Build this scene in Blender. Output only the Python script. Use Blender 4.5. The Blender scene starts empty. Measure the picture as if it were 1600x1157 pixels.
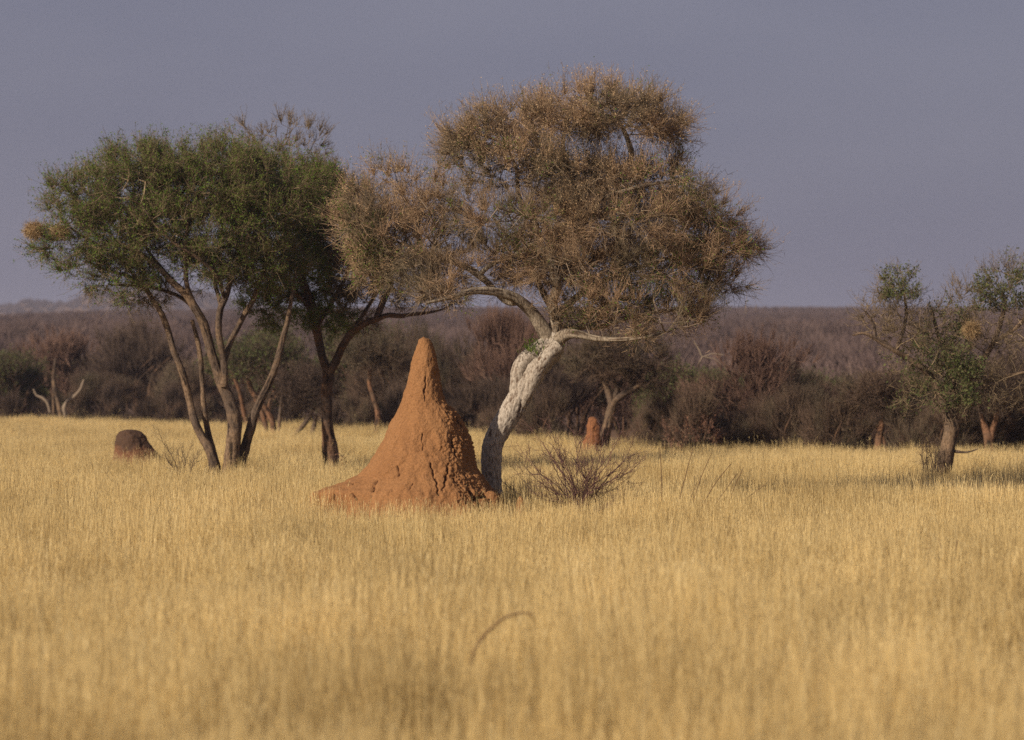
import bpy, math, random
import numpy as np
from mathutils import Vector

# ------------------------------------------------------------------ camera, sky, sun
FP, CX, HZ, CAMH = 4444.4, 800.0, 588.0, 2.2      # focal length in photo pixels, horizon row, eye height
scene = bpy.context.scene
cam_d = bpy.data.cameras.new("camera"); cam = bpy.data.objects.new("camera", cam_d)
scene.collection.objects.link(cam); scene.camera = cam
cam.location = (0, 0, CAMH); cam.rotation_euler = (math.radians(90), 0, 0)
cam_d.sensor_width = 36; cam_d.lens = 100
cam_d.shift_y = (HZ - 578.5) / 1600.0
cam_d.clip_start = 0.5; cam_d.clip_end = 9000
cam_d.dof.use_dof = True; cam_d.dof.focus_distance = 41.0; cam_d.dof.aperture_fstop = 1.7

SUN_EL, SUN_AZ = math.radians(27), math.radians(48)   # azimuth measured from behind the camera to the left
S = Vector((-math.sin(SUN_AZ) * math.cos(SUN_EL), -math.cos(SUN_AZ) * math.cos(SUN_EL), math.sin(SUN_EL)))
world = bpy.data.worlds.new("World"); scene.world = world; world.use_nodes = True
nt = world.node_tree; nt.nodes.clear()
sky = nt.nodes.new('ShaderNodeTexSky'); sky.sky_type = 'NISHITA'; sky.sun_disc = False
sky.sun_elevation = SUN_EL; sky.sun_rotation = math.atan2(S.x, S.y)
sky.air_density = 1.0; sky.dust_density = 4.0; sky.ozone_density = 1.0
mixn = nt.nodes.new('ShaderNodeMix'); mixn.data_type = 'RGBA'; mixn.inputs['Factor'].default_value = 0.86
mixn.inputs['B'].default_value = (1.90, 1.88, 2.62, 1)       # lilac grey overcast haze
bg = nt.nodes.new('ShaderNodeBackground'); bg.inputs['Strength'].default_value = 0.080
wo = nt.nodes.new('ShaderNodeOutputWorld')
nt.links.new(sky.outputs[0], mixn.inputs['A']); tcw = nt.nodes.new('ShaderNodeTexCoord'); mpw = nt.nodes.new('ShaderNodeMapping'); mpw.inputs['Scale'].default_value = (5, 5, 16)
nw = nt.nodes.new('ShaderNodeTexNoise'); nw.inputs['Scale'].default_value = 1.3; nw.inputs['Detail'].default_value = 5
rw = nt.nodes.new('ShaderNodeValToRGB'); rw.color_ramp.elements[0].position = .3; rw.color_ramp.elements[1].position = .7
rw.color_ramp.elements[0].color = (.93, .935, .95, 1); rw.color_ramp.elements[1].color = (1.06, 1.05, 1.03, 1)
mw = nt.nodes.new('ShaderNodeMix'); mw.data_type = 'RGBA'; mw.blend_type = 'MULTIPLY'; mw.inputs['Factor'].default_value = 1
nt.links.new(tcw.outputs['Generated'], mpw.inputs[0]); nt.links.new(mpw.outputs[0], nw.inputs['Vector']); nt.links.new(nw.outputs[0], rw.inputs[0])
nt.links.new(mixn.outputs['Result'], mw.inputs['A']); nt.links.new(rw.outputs[0], mw.inputs['B']); nt.links.new(mw.outputs['Result'], bg.inputs['Color'])
nt.links.new(bg.outputs[0], wo.inputs['Surface'])
sun_d = bpy.data.lights.new("sun", 'SUN'); sun_d.energy = 4.7; sun_d.angle = math.radians(0.6)
sun_d.color = (1.0, 0.84, 0.66)
sun = bpy.data.objects.new("sun", sun_d); scene.collection.objects.link(sun)
sun.rotation_euler = S.to_track_quat('Z', 'Y').to_euler()
scene.view_settings.view_transform = 'Standard'; scene.view_settings.look = 'None'
scene.view_settings.exposure = 0.3; scene.view_settings.gamma = 1.0
scene.render.engine = 'CYCLES'
scene.cycles.use_denoising = False
scene.cycles.max_bounces = 6; scene.cycles.diffuse_bounces = 3; scene.cycles.transmission_bounces = 3
scene.cycles.transparent_max_bounces = 4; scene.cycles.volume_bounces = 0

# ------------------------------------------------------------------ helpers
rng = np.random.default_rng(7)
def W(px, py, d):
    return np.array([(px - CX) / FP * d, d, CAMH + (HZ - py) / FP * d])
def ground(px, d): return np.array([(px - CX) / FP * d, d, 0.0])

def _hash(ix, iy, iz):
    h = (ix * 374761393 + iy * 668265263 + iz * 2147483647 + 974634777) & 0xffffffff
    h = ((h ^ (h >> 13)) * 1274126177) & 0xffffffff
    h = ((h ^ (h >> 16)) * 2246822519) & 0xffffffff
    return ((h ^ (h >> 15)) & 0xffffff) / float(0xffffff) * 2 - 1
def vnoise(P):
    P = np.asarray(P, float); i = np.floor(P).astype(np.int64); f = P - i; u = f * f * (3 - 2 * f)
    r = 0
    for a in (0, 1):
        for b in (0, 1):
            for c in (0, 1):
                w = (u[:, 0] if a else 1 - u[:, 0]) * (u[:, 1] if b else 1 - u[:, 1]) * (u[:, 2] if c else 1 - u[:, 2])
                r = r + w * _hash(i[:, 0] + a, i[:, 1] + b, i[:, 2] + c)
    return r
def fbm(P, o=4, g=0.5):
    P = np.asarray(P, float); r = 0; a = 1; s = 0
    for k in range(o):
        r = r + a * vnoise(P * 2 ** k + 17.3 * k); s += a; a *= g
    return r / s
def norm(v):
    return v / np.maximum(np.linalg.norm(v, axis=-1, keepdims=True), 1e-9)

class MB:
    """collects numpy pieces into one mesh"""
    def __init__(s): s.V = []; s.Q = []; s.A = []; s.n = 0
    def add(s, V, Q, a=0.5):
        V = np.asarray(V, np.float32).reshape(-1, 3); Q = np.asarray(Q, np.int64).reshape(-1, 4)
        s.V.append(V); s.Q.append(Q + s.n); s.n += len(V)
        s.A.append(np.full(len(V), a, np.float32) if np.isscalar(a) else np.asarray(a, np.float32).reshape(-1))
    def frustums(s, A, B, ra, rb, k, a=0.5):
        A = np.asarray(A, float).reshape(-1, 3); B = np.asarray(B, float).reshape(-1, 3); M = len(A)
        if M == 0: return
        D = norm(B - A); ref = np.zeros_like(D); ref[:, 2] = 1; vert = np.abs(D[:, 2]) > 0.9; ref[vert] = (1, 0, 0)
        u = norm(np.cross(D, ref)); v = np.cross(D, u)
        th = np.arange(k) / k * 2 * np.pi
        ring = u[:, None, :] * np.cos(th)[None, :, None] + v[:, None, :] * np.sin(th)[None, :, None]
        ra = np.broadcast_to(ra, (M,)); rb = np.broadcast_to(rb, (M,))
        Vv = np.concatenate([A[:, None] + ring * ra[:, None, None], (B + D * rb[:, None] * 0.5)[:, None] + ring * rb[:, None, None]], 1)
        i = np.arange(k); j = (i + 1) % k
        q = np.stack([i, j, j + k, i + k], 1)
        Q = (q[None] + (np.arange(M) * 2 * k)[:, None, None]).reshape(-1, 4)
        aa = a if np.isscalar(a) else np.repeat(np.asarray(a), 2 * k)
        s.add(Vv.reshape(-1, 3), Q, aa)
    def build(s, name, mat, parent=None, base=(0, 0, 0), smooth=True):
        me = bpy.data.meshes.new(name)
        V = np.concatenate(s.V) - np.asarray(base, np.float32); Q = np.concatenate(s.Q)
        me.vertices.add(len(V)); me.vertices.foreach_set('co', V.astype(np.float32).ravel())
        me.loops.add(len(Q) * 4); me.loops.foreach_set('vertex_index', Q.ravel().astype(np.int32))
        me.polygons.add(len(Q)); me.polygons.foreach_set('loop_start', np.arange(0, len(Q) * 4, 4, dtype=np.int32))
        me.polygons.foreach_set('use_smooth', np.full(len(Q), smooth))
        at = me.attributes.new('v', 'FLOAT', 'POINT'); at.data.foreach_set('value', np.concatenate(s.A))
        me.update(); me.materials.append(mat)
        o = bpy.data.objects.new(name, me); scene.collection.objects.link(o)
        if parent is not None: o.parent = parent
        return o

def tag(o, label=None, cat=None, group=None, kind=None):
    if label: o['label'] = label
    if cat: o['category'] = cat
    if group: o['group'] = group
    if kind: o['kind'] = kind
    return o
def empty(name, loc):
    o = bpy.data.objects.new(name, None); scene.collection.objects.link(o)
    o.location = [float(c) for c in loc]; o.empty_display_size = 0.3
    return o

def catmull(P, step):
    P = np.asarray(P, float); out = []
    Q = np.vstack([2 * P[0] - P[1], P, 2 * P[-1] - P[-2]])
    for i in range(len(P) - 1):
        a, b, c, d = Q[i:i + 4]; n = max(2, int(np.linalg.norm((c - b)[:3]) / step))
        t = (np.arange(n) / n)[:, None]
        out.append(0.5 * (2 * b + (c - a) * t + (2 * a - 5 * b + 4 * c - d) * t ** 2 + (3 * b - a - 3 * c + d) * t ** 3))
    out.append(P[-1:]); return np.vstack(out)

def tube(mb, P, R, k=16, ridge=0.08, seed=0, twist=0.6, fine=0.04, lf=1.6):
    """continuous tapered limb with bark relief"""
    n = len(P); T = norm(np.gradient(P, axis=0)); u = np.zeros_like(P)
    ref = np.array([0, -1, 0]) if abs(T[0, 1]) < 0.8 else np.array([1, 0, 0])
    cur = norm(np.cross(T[0], ref))
    for i in range(n):
        cur = norm(cur - T[i] * np.dot(cur, T[i])); u[i] = cur
    v = np.cross(T, u); L = np.concatenate([[0], np.cumsum(np.linalg.norm(np.diff(P, axis=0), axis=1))])
    th = np.arange(k) / k * 2 * np.pi
    LL, TH = np.meshgrid(L, th, indexing='ij'); th2 = TH + LL * twist
    rr = R[:, None] * np.ones_like(TH)
    N = np.stack([np.cos(th2) * 2.2, np.sin(th2) * 2.2, LL * lf], -1).reshape(-1, 3) + seed * 13.7
    a = 1 - np.abs(vnoise(N * 1.3)); b = fbm(N * 3.1 + 5, 3); c = fbm(np.stack([np.cos(th2) * R.max() * 60, np.sin(th2) * R.max() * 60, LL * 22], -1).reshape(-1, 3) + seed, 3)
    disp = (ridge * 2.0 * (a - 0.7) + ridge * b + fine * c).reshape(TH.shape)
    rr = rr * (1 + disp)
    V = P[:, None] + (u[:, None] * np.cos(TH)[..., None] + v[:, None] * np.sin(TH)[..., None]) * rr[..., None]
    i = np.arange(n - 1)[:, None]; j = np.arange(k)[None]; j2 = (j + 1) % k
    Q = np.stack([i * k + j, i * k + j2, (i + 1) * k + j2, (i + 1) * k + j], -1).reshape(-1, 4)
    mb.add(V.reshape(-1, 3), Q, np.clip(0.5 + disp * 3, 0, 1).ravel())

def limb(mb, pts, d0, k=14, step=0.05, seed=0, **kw):
    """pts: (px, py, depth offset m, radius px) traced along the branch"""
    P = np.array([list(W(p[0], p[1], d0 + p[2])) + [p[3] / FP * d0] for p in pts])
    C = catmull(P, step); C[:, 3] = np.maximum(C[:, 3], 0.004)
    tube(mb, C[:, :3], C[:, 3], k=k, seed=seed, **kw)
    return C

# ---- branching: attractors joined to the limbs by a cost-balanced spanning tree
def grow(skel, A, bf=0.35, seg=0.22, wob=0.02, seed=1, stem_bias=None):
    r = np.random.default_rng(seed)
    P = np.zeros((len(skel) + len(A) * 8, 3)); par = np.full(len(P), -1); pl = np.zeros(len(P)); ns = len(skel)
    P[:ns] = skel; pl[:ns] = 0 if stem_bias is None else stem_bias; n = ns
    dm = np.empty(len(A))
    for i in range(0, len(A), 512): dm[i:i + 512] = np.min(np.linalg.norm(A[i:i + 512, None] - skel[None], axis=2), axis=1)
    for ai in np.argsort(dm):
        a = A[ai]; D = P[:n] - a; dist = np.sqrt(np.einsum('ij,ij->i', D, D)); j = int(np.argmin(dist + bf * pl[:n]))
        dj = dist[j]; m = min(7, max(1, int(dj / seg))); p0 = P[j].copy(); prev = j
        sag = np.array([0, 0, -1]) * 0.06 * dj
        for q in range(1, m + 1):
            t = q / m; pos = p0 + (a - p0) * t + sag * math.sin(math.pi * t) + (r.normal(0, wob, 3) if q < m else 0)
            if n >= len(P): break
            P[n] = pos; par[n] = prev; pl[n] = pl[prev] + dj / m; prev = n; n += 1
    return P[:n], par[:n], ns
def branch_mesh(mb, P, par, ns, r0=0.0035, ex=0.42, rmax=0.05, seed=1, k=5):
    r = np.random.default_rng(seed); n = len(P); cnt = np.zeros(n); has = np.zeros(n, bool)
    has[par[par >= 0]] = True; cnt[~has] = 1
    for i in range(n - 1, ns - 1, -1): cnt[par[i]] += cnt[i]
    idx = np.arange(ns, n); R = np.minimum(r0 * np.maximum(cnt, 1) ** ex, rmax)
    pr = np.where(par[idx] >= ns, R[par[idx]], R[idx] * 1.15)
    pr = np.minimum(pr, R[idx] * 1.6)
    mb.frustums(P[par[idx]], P[idx], pr, R[idx], k, r.random(len(idx)))
    return R, ~has
def twigs(mb, P0, D, L, r, nseg=3, bend=0.35, up=0.15, seed=1, taper=0.35, k=3):
    """returns points along the twigs and their directions"""
    g = np.random.default_rng(seed); M = len(P0); p = P0.copy(); d = norm(D); val = g.random(M)
    pts = []; dirs = []; curv = g.normal(0, bend, (M, 3))
    for s in range(nseg):
        d = norm(d + curv * (0.6 if s % 2 else -0.35) + g.normal(0, bend * 0.5, (M, 3)) + np.array([0, 0, up]))
        q = p + d * (L / nseg)[:, None]
        ra = r * (1 - (1 - taper) * s / nseg); rb = r * (1 - (1 - taper) * (s + 1) / nseg)
        mb.frustums(p, q, ra, rb, k, val); pts.append((p + q) / 2); pts.append(q); dirs.append(d); dirs.append(d); p = q
    return np.concatenate(pts), np.concatenate(dirs)
def leaves(mb, P, size, seed=1, up=0.3, asp=0.5):
    g = np.random.default_rng(seed); M = len(P); a = norm(g.normal(0, 1, (M, 3)) + np.array([0, 0, up])); b = norm(np.cross(a, g.normal(0, 1, (M, 3))))
    s = size * g.uniform(0.6, 1.4, M)[:, None]; c = P + g.normal(0, 1, (M, 3)) * size * 0.6
    V = np.stack([c, c + a * s * .5 + b * s * asp * .5, c + a * s, c + a * s * .5 - b * s * asp * .5], 1)
    mb.add(V.reshape(-1, 3), np.arange(M * 4).reshape(-1, 4), np.repeat(g.random(M), 4))
def blob_points(blobs, n, gap=0.0, gscale=1.6, shell=0.45, seed=1):
    """blobs: centre xyz, radii xyz, weight; returns points and outward directions"""
    g = np.random.default_rng(seed); w = np.array([b[6] for b in blobs], float); w /= w.sum()
    P = []; O = []; tot = 0
    while tot < n:
        k = g.choice(len(blobs), n, p=w); B = np.array([b[:6] for b in blobs])[k]
        d = norm(g.normal(0, 1, (n, 3))); u = g.random(n) ** shell
        p = B[:, :3] + d * B[:, 3:6] * u[:, None]
        keep = vnoise(p * gscale + seed * 3.1) > gap - 1 + 0.0
        o = norm(d / np.maximum(B[:, 3:6], .05)); P.append(p[keep]); O.append(o[keep]); tot += keep.sum()
    return np.concatenate(P)[:n], np.concatenate(O)[:n]
def px_blobs(lst, d0):
    return [list(W(b[0], b[1], d0 + b[2])) + [b[3] / FP * d0, b[5], b[4] / FP * d0, b[6]] for b in lst]

# ------------------------------------------------------------------ materials
def mat(name): 
    m = bpy.data.materials.new(name); m.use_nodes = True; t = m.node_tree; t.nodes.clear()
    return m, t
def ramp(t, cols, pos=None):
    r = t.nodes.new('ShaderNodeValToRGB'); e = r.color_ramp.elements
    n = len(cols); pos = pos or [i / (n - 1) for i in range(n)]
    while len(e) < n: e.new(0.5)
    for i in range(n): e[i].position = pos[i]; e[i].color = (*cols[i], 1)
    return r
def attr(t, nm='v'):
    a = t.nodes.new('ShaderNodeAttribute'); a.attribute_name = nm; return a
def noise(t, scale, detail=5, rough=0.6, sc3=None):
    c = t.nodes.new('ShaderNodeTexCoord'); n = t.nodes.new('ShaderNodeTexNoise'); n.inputs['Scale'].default_value = scale
    n.inputs['Detail'].default_value = detail; n.inputs['Roughness'].default_value = rough
    if sc3:
        m = t.nodes.new('ShaderNodeMapping'); m.inputs['Scale'].default_value = sc3
        t.links.new(c.outputs['Object'], m.inputs[0]); t.links.new(m.outputs[0], n.inputs['Vector'])
    else: t.links.new(c.outputs['Object'], n.inputs['Vector'])
    return n
def finish(t, color, rough=0.9, transl=0.0, bump=None, bs=0.3, bd=0.02, spec=0.15):
    o = t.nodes.new('ShaderNodeOutputMaterial'); b = t.nodes.new('ShaderNodeBsdfPrincipled')
    b.inputs['Roughness'].default_value = rough; b.inputs['Specular IOR Level'].default_value = spec
    t.links.new(color, b.inputs['Base Color'])
    if bump is not None:
        bn = t.nodes.new('ShaderNodeBump'); bn.inputs['Strength'].default_value = bs; bn.inputs['Distance'].default_value = bd
        t.links.new(bump, bn.inputs['Height']); t.links.new(bn.outputs[0], b.inputs['Normal'])
    if transl > 0:
        tr = t.nodes.new('ShaderNodeBsdfTranslucent'); t.links.new(color, tr.inputs['Color'])
        mx = t.nodes.new('ShaderNodeMixShader'); mx.inputs[0].default_value = transl
        t.links.new(b.outputs[0], mx.inputs[1]); t.links.new(tr.outputs[0], mx.inputs[2]); t.links.new(mx.outputs[0], o.inputs['Surface'])
    else: t.links.new(b.outputs[0], o.inputs['Surface'])
def mixc(t, fac, a, b, mode='MIX'):
    m = t.nodes.new('ShaderNodeMix'); m.data_type = 'RGBA'; m.blend_type = mode
    if isinstance(fac, float): m.inputs['Factor'].default_value = fac
    else: t.links.new(fac, m.inputs['Factor'])
    for s, c in (('A', a), ('B', b)):
        if isinstance(c, tuple): m.inputs[s].default_value = (*c, 1)
        else: t.links.new(c, m.inputs[s])
    return m.outputs['Result']
def twig_mat(name, cols, patch=None, transl=0.0, pscale=0.8, lo=.45, hi=.6):
    m, t = mat(name); a = attr(t); r = ramp(t, cols); t.links.new(a.outputs['Fac'], r.inputs[0]); c = r.outputs[0]
    if patch:
        n = noise(t, pscale, 2); rr = ramp(t, [(0, 0, 0), (1, 1, 1)], [lo, hi]); t.links.new(n.outputs[0], rr.inputs[0])
        r2 = ramp(t, patch); t.links.new(a.outputs['Fac'], r2.inputs[0]); c = mixc(t, rr.outputs[0], c, r2.outputs[0])
    finish(t, c, 0.85, transl); return m
def bark_mat(name, cols, sc=9, stretch=(1, 1, .35), crack=(.03, .022, .018), bs=0.6, patch=None):
    m, t = mat(name); n = noise(t, sc, 8, .65, stretch); r = ramp(t, cols, None); t.links.new(n.outputs[0], r.inputs[0])
    a = attr(t); cr = ramp(t, [(1, 1, 1), (0, 0, 0)], [.28, .46]); t.links.new(a.outputs['Fac'], cr.inputs[0])
    base = r.outputs[0]
    if patch:
        r5 = ramp(t, patch); t.links.new(n.outputs[0], r5.inputs[0]); n5 = noise(t, 1.4, 4, .7); m5 = ramp(t, [(0, 0, 0), (1, 1, 1)], [.45, .56]); t.links.new(n5.outputs[0], m5.inputs[0])
        base = mixc(t, m5.outputs[0], base, r5.outputs[0])
    c = mixc(t, cr.outputs[0], base, crack); n2 = noise(t, sc * 5, 6, .7, stretch)
    r6 = ramp(t, [(.38, .34, .31), (1.12, 1.12, 1.12)], [.36, .54]); t.links.new(n2.outputs[0], r6.inputs[0]); c = mixc(t, 1.0, c, r6.outputs[0], 'MULTIPLY')
    finish(t, c, 0.92, 0, n2.outputs[0], bs, 0.02, .1); return m

M_tan = twig_mat('dry_twigs', [(.13, .085, .055), (.29, .195, .12), (.54, .38, .24)], [(.085, .07, .048), (.17, .135, .09), (.31, .245, .16)], pscale=1.1, lo=.44, hi=.6)
M_pod = twig_mat('dry_pods', [(.36, .24, .135), (.50, .35, .205), (.60, .45, .28)], transl=.35)
M_greenleaf = twig_mat('acacia_leaflets', [(.065, .13, .015), (.115, .205, .025), (.18, .27, .05)], [(.095, .14, .025), (.15, .20, .042), (.22, .25, .075)], transl=.45, pscale=1.2)
M_gtwig = twig_mat('leafy_tree_twigs', [(.085, .065, .042), (.16, .12, .075), (.29, .22, .14)])
M_dtwig = twig_mat('dark_twigs', [(.045, .032, .027), (.085, .06, .047), (.14, .10, .075)])
M_brtwig = twig_mat('brown_thicket_twigs', [(.06, .04, .03), (.105, .072, .052), (.175, .12, .085)], [(.07, .055, .038), (.11, .09, .06), (.16, .13, .085)], pscale=.7)
M_redtwig = twig_mat('reddish_thicket_twigs', [(.09, .052, .042), (.15, .092, .07), (.23, .145, .108)], pscale=.7)
M_olive = twig_mat('olive_leaves', [(.05, .065, .022), (.085, .105, .036), (.13, .14, .055)], transl=.2)
M_rust = twig_mat('rusty_leaves', [(.13, .065, .045), (.20, .11, .075), (.28, .16, .11)], transl=.15)
M_purple = twig_mat('purple_brown_twigs', [(.06, .035, .035), (.11, .06, .055), (.18, .10, .08)])
M_stalk = twig_mat('dry_stalk', [(.10, .06, .035), (.18, .11, .06)])
M_dead = twig_mat('bleached_deadwood', [(.19, .15, .11), (.27, .215, .165)])
M_straw = twig_mat('nest_straw', [(.22, .14, .07), (.35, .24, .125), (.47, .36, .21)])
M_whitebark = bark_mat('pale_bark', [(.19, .16, .13), (.36, .32, .27), (.47, .44, .385)], 9, crack=(.12, .08, .055))
M_limbbark = bark_mat('pale_limb_bark', [(.11, .085, .065), (.26, .22, .17), (.38, .34, .28)], 7, crack=(.07, .05, .035))
M_brownbark = bark_mat('brown_bark', [(.07, .05, .037), (.17, .12, .08), (.30, .20, .125)], 10, patch=[(.05, .038, .03), (.10, .075, .058), (.16, .12, .095)])
M_darkbark = bark_mat('dark_bark', [(.06, .04, .03), (.14, .085, .055), (.22, .13, .08)], 10, patch=[(.035, .027, .022), (.07, .05, .04), (.11, .08, .06)])
M_orangebark = bark_mat('orange_bark', [(.09, .055, .036), (.19, .105, .064), (.29, .17, .105)], 12, patch=[(.06, .042, .032), (.12, .08, .055), (.19, .13, .09)])

# mound earth
def earth_mat(name, cols, dark=None):
    m, t = mat(name); n = noise(t, 2.2, 6, .65); n.inputs['Detail'].default_value = 7
    r = ramp(t, cols); t.links.new(n.outputs[0], r.inputs[0]); c = r.outputs[0]
    n3 = noise(t, 45, 4, .7); r3 = ramp(t, [(.62, .60, .58), (1.12, 1.1, 1.08)], [.3, .65]); t.links.new(n3.outputs[0], r3.inputs[0])
    c = mixc(t, 1.0, c, r3.outputs[0], 'MULTIPLY')
    a = attr(t); cr = ramp(t, [(1, 1, 1), (0, 0, 0)], [.12, .34]); t.links.new(a.outputs['Fac'], cr.inputs[0])
    c = mixc(t, cr.outputs[0], c, (cols[0][0] * .45, cols[0][1] * .4, cols[0][2] * .4))
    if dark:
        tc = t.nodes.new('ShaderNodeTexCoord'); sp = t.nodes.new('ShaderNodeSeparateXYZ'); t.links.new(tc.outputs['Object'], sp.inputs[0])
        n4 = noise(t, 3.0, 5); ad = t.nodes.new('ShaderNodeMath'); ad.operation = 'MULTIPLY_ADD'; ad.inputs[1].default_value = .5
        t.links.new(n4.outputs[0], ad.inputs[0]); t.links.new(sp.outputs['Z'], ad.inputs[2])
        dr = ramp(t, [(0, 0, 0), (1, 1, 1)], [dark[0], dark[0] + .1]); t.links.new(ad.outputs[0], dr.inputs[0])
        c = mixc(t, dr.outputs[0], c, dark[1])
    finish(t, c, 0.95, 0, n3.outputs[0], .9, .014, .08); return m
M_mound = earth_mat('termite_earth', [(.18, .09, .042), (.27, .14, .063), (.33, .185, .088)])
M_redmound = earth_mat('red_termite_earth', [(.17, .078, .04), (.24, .11, .054), (.28, .135, .068)])
M_darktopmound = earth_mat('dark_topped_termite_earth', [(.11, .055, .034), (.165, .085, .05), (.21, .11, .065)], (.90, (.078, .048, .034)))  # colour blends to dark brown above a set height, with a noisy edge

# grass
m_, t_ = mat('dry_grass'); a_ = attr(t_); r_ = ramp(t_, [(.20, .125, .06), (.65, .515, .25), (.73, .60, .315), (.81, .70, .41)], [0, .28, .7, 1])
t_.links.new(a_.outputs['Fac'], r_.inputs[0])
oi = t_.nodes.new('ShaderNodeObjectInfo'); rr_ = ramp(t_, [(.90, .87, .82), (1, 1, 1), (1.05, 1.0, .92)]); t_.links.new(oi.outputs['Random'], rr_.inputs[0])
nl_ = t_.nodes.new('ShaderNodeTexNoise'); nl_.inputs['Scale'].default_value = .35; nl_.inputs['Detail'].default_value = 4; t_.links.new(oi.outputs['Location'], nl_.inputs['Vector'])
rl_ = ramp(t_, [(.70, .66, .60), (.98, .97, .95), (1.12, 1.12, 1.14)], [.3, .5, .7]); t_.links.new(nl_.outputs[0], rl_.inputs[0])
c_ = mixc(t_, 1.0, r_.outputs[0], rr_.outputs[0], 'MULTIPLY'); c_ = mixc(t_, 1.0, c_, rl_.outputs[0], 'MULTIPLY'); finish(t_, c_, .75, .45, spec=.15); M_grass = m_
# ground
m_, t_ = mat('soil'); n_ = noise(t_, .05, 8, .7); r_ = ramp(t_, [(.10, .065, .045), (.17, .11, .07), (.24, .16, .09)], [.3, .5, .7]); t_.links.new(n_.outputs[0], r_.inputs[0])
n2_ = noise(t_, 6, 5); finish(t_, r_.outputs[0], .95, 0, n2_.outputs[0], .5, .05, .05); M_soil = m_
M_scrub = twig_mat('hillside_scrub', [(.08, .053, .05), (.115, .08, .072), (.15, .105, .095)], [(.085, .07, .05), (.11, .09, .065), (.15, .12, .08)], pscale=.012, lo=.48, hi=.62)

# ------------------------------------------------------------------ terrain
def interp(x, xs, ys): return np.interp(x, xs, ys)
def sst(a, b, x):
    t = np.clip((x - a) / (b - a), 0, 1); return t * t * (3 - 2 * t)
def terrain_h(x, y):
    px = CX + x / np.maximum(y, 1) * FP
    top = interp(px, [-900, 0, 120, 260, 500, 800, 1150, 1600, 2600], [500, 496, 492, 494, 490, 486, 485, 486, 492])
    yt = interp(px, [-900, 200, 900, 2600], [620, 620, 1000, 1000])
    mid = (CAMH + (HZ - top) / FP * yt) * sst(170, 1, y * 0 + 2) * np.clip((y - 170) / (yt - 170), 0, 1) ** .85
    mid = mid * (1 - 0.5 * sst(1.3, 2.2, y / yt))
    ridge = interp(px, [-900, -300, 0, 45, 105, 150, 210, 290, 390, 480, 620, 800], [478, 482, 483, 474, 478, 462, 451, 455, 478, 489, 500, 560])
    far = (CAMH + (HZ - ridge) / FP * 1900) * np.exp(-((y - 1900) / 420.0) ** 2)
    wob = fbm(np.stack([x / 60, y / 90, 0 * x], -1).reshape(-1, 3), 4).reshape(x.shape) * np.clip((y - 200) / 500, 0, 1) * 1.2
    return np.maximum(mid, far) + wob
ys = np.concatenate([np.linspace(-60, 150, 22), 150 * (4200 / 150) ** (np.linspace(0, 1, 130)[1:])])
ts = np.linspace(-1, 1, 220)
Y, T = np.meshgrid(ys, ts, indexing='ij'); X = T * (80 + np.abs(Y) * .55)
Z = terrain_h(X, np.maximum(Y, 1)) * (Y > 150)
tm = MB(); n0, n1 = X.shape; i = np.arange(n0 - 1)[:, None]; j = np.arange(n1 - 1)[None]
tm.add(np.stack([X, Y, Z], -1).reshape(-1, 3), np.stack([i * n1 + j, i * n1 + j + 1, (i + 1) * n1 + j + 1, (i + 1) * n1 + j], -1).reshape(-1, 4))
tag(tm.build('ground', M_soil), kind='structure')

# ------------------------------------------------------------------ stuff scattered on points (grass, far scrub)
def scatter(name, pts, rot, scl, idx, protos, label, cat):
    coll = bpy.data.collections.new(name + '_pieces')
    for p in protos:
        scene.collection.objects.unlink(p); coll.objects.link(p)
    me = bpy.data.meshes.new(name); me.vertices.add(len(pts)); me.vertices.foreach_set('co', pts.astype(np.float32).ravel())
    a = me.attributes.new('rot', 'FLOAT_VECTOR', 'POINT'); a.data.foreach_set('vector', rot.astype(np.float32).ravel())
    a = me.attributes.new('scl', 'FLOAT_VECTOR', 'POINT'); a.data.foreach_set('vector', scl.astype(np.float32).ravel())
    a = me.attributes.new('idx', 'INT', 'POINT'); a.data.foreach_set('value', idx.astype(np.int32))
    o = bpy.data.objects.new(name, me); scene.collection.objects.link(o)
    g = bpy.data.node_groups.new(name, 'GeometryNodeTree')
    g.interface.new_socket('Geometry', in_out='INPUT', socket_type='NodeSocketGeometry'); g.interface.new_socket('Geometry', in_out='OUTPUT', socket_type='NodeSocketGeometry')
    gi = g.nodes.new('NodeGroupInput'); go = g.nodes.new('NodeGroupOutput'); ip = g.nodes.new('GeometryNodeInstanceOnPoints')
    ci = g.nodes.new('GeometryNodeCollectionInfo'); ci.inputs['Collection'].default_value = coll
    ci.inputs['Separate Children'].default_value = True; ci.inputs['Reset Children'].default_value = True
    ip.inputs['Pick Instance'].default_value = True
    def na(nm, tp):
        n = g.nodes.new('GeometryNodeInputNamedAttribute'); n.data_type = tp; n.inputs['Name'].default_value = nm; return n.outputs['Attribute']
    g.links.new(gi.outputs[0], ip.inputs['Points']); g.links.new(ci.outputs[0], ip.inputs['Instance'])
    g.links.new(na('idx', 'INT'), ip.inputs['Instance Index']); g.links.new(na('rot', 'FLOAT_VECTOR'), ip.inputs['Rotation'])
    g.links.new(na('scl', 'FLOAT_VECTOR'), ip.inputs['Scale']); g.links.new(ip.outputs[0], go.inputs[0])
    md = o.modifiers.new('scatter', 'NODES'); md.node_group = g
    return tag(o, label, cat, kind='stuff')

EDGE_X = [-1200, 0, 200, 480, 700, 1040, 1600, 2800]
EDGE_Y = [118, 114, 110, 97, 84, 68, 66, 66]
def edge_d(px): return interp(px, EDGE_X, EDGE_Y)

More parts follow.
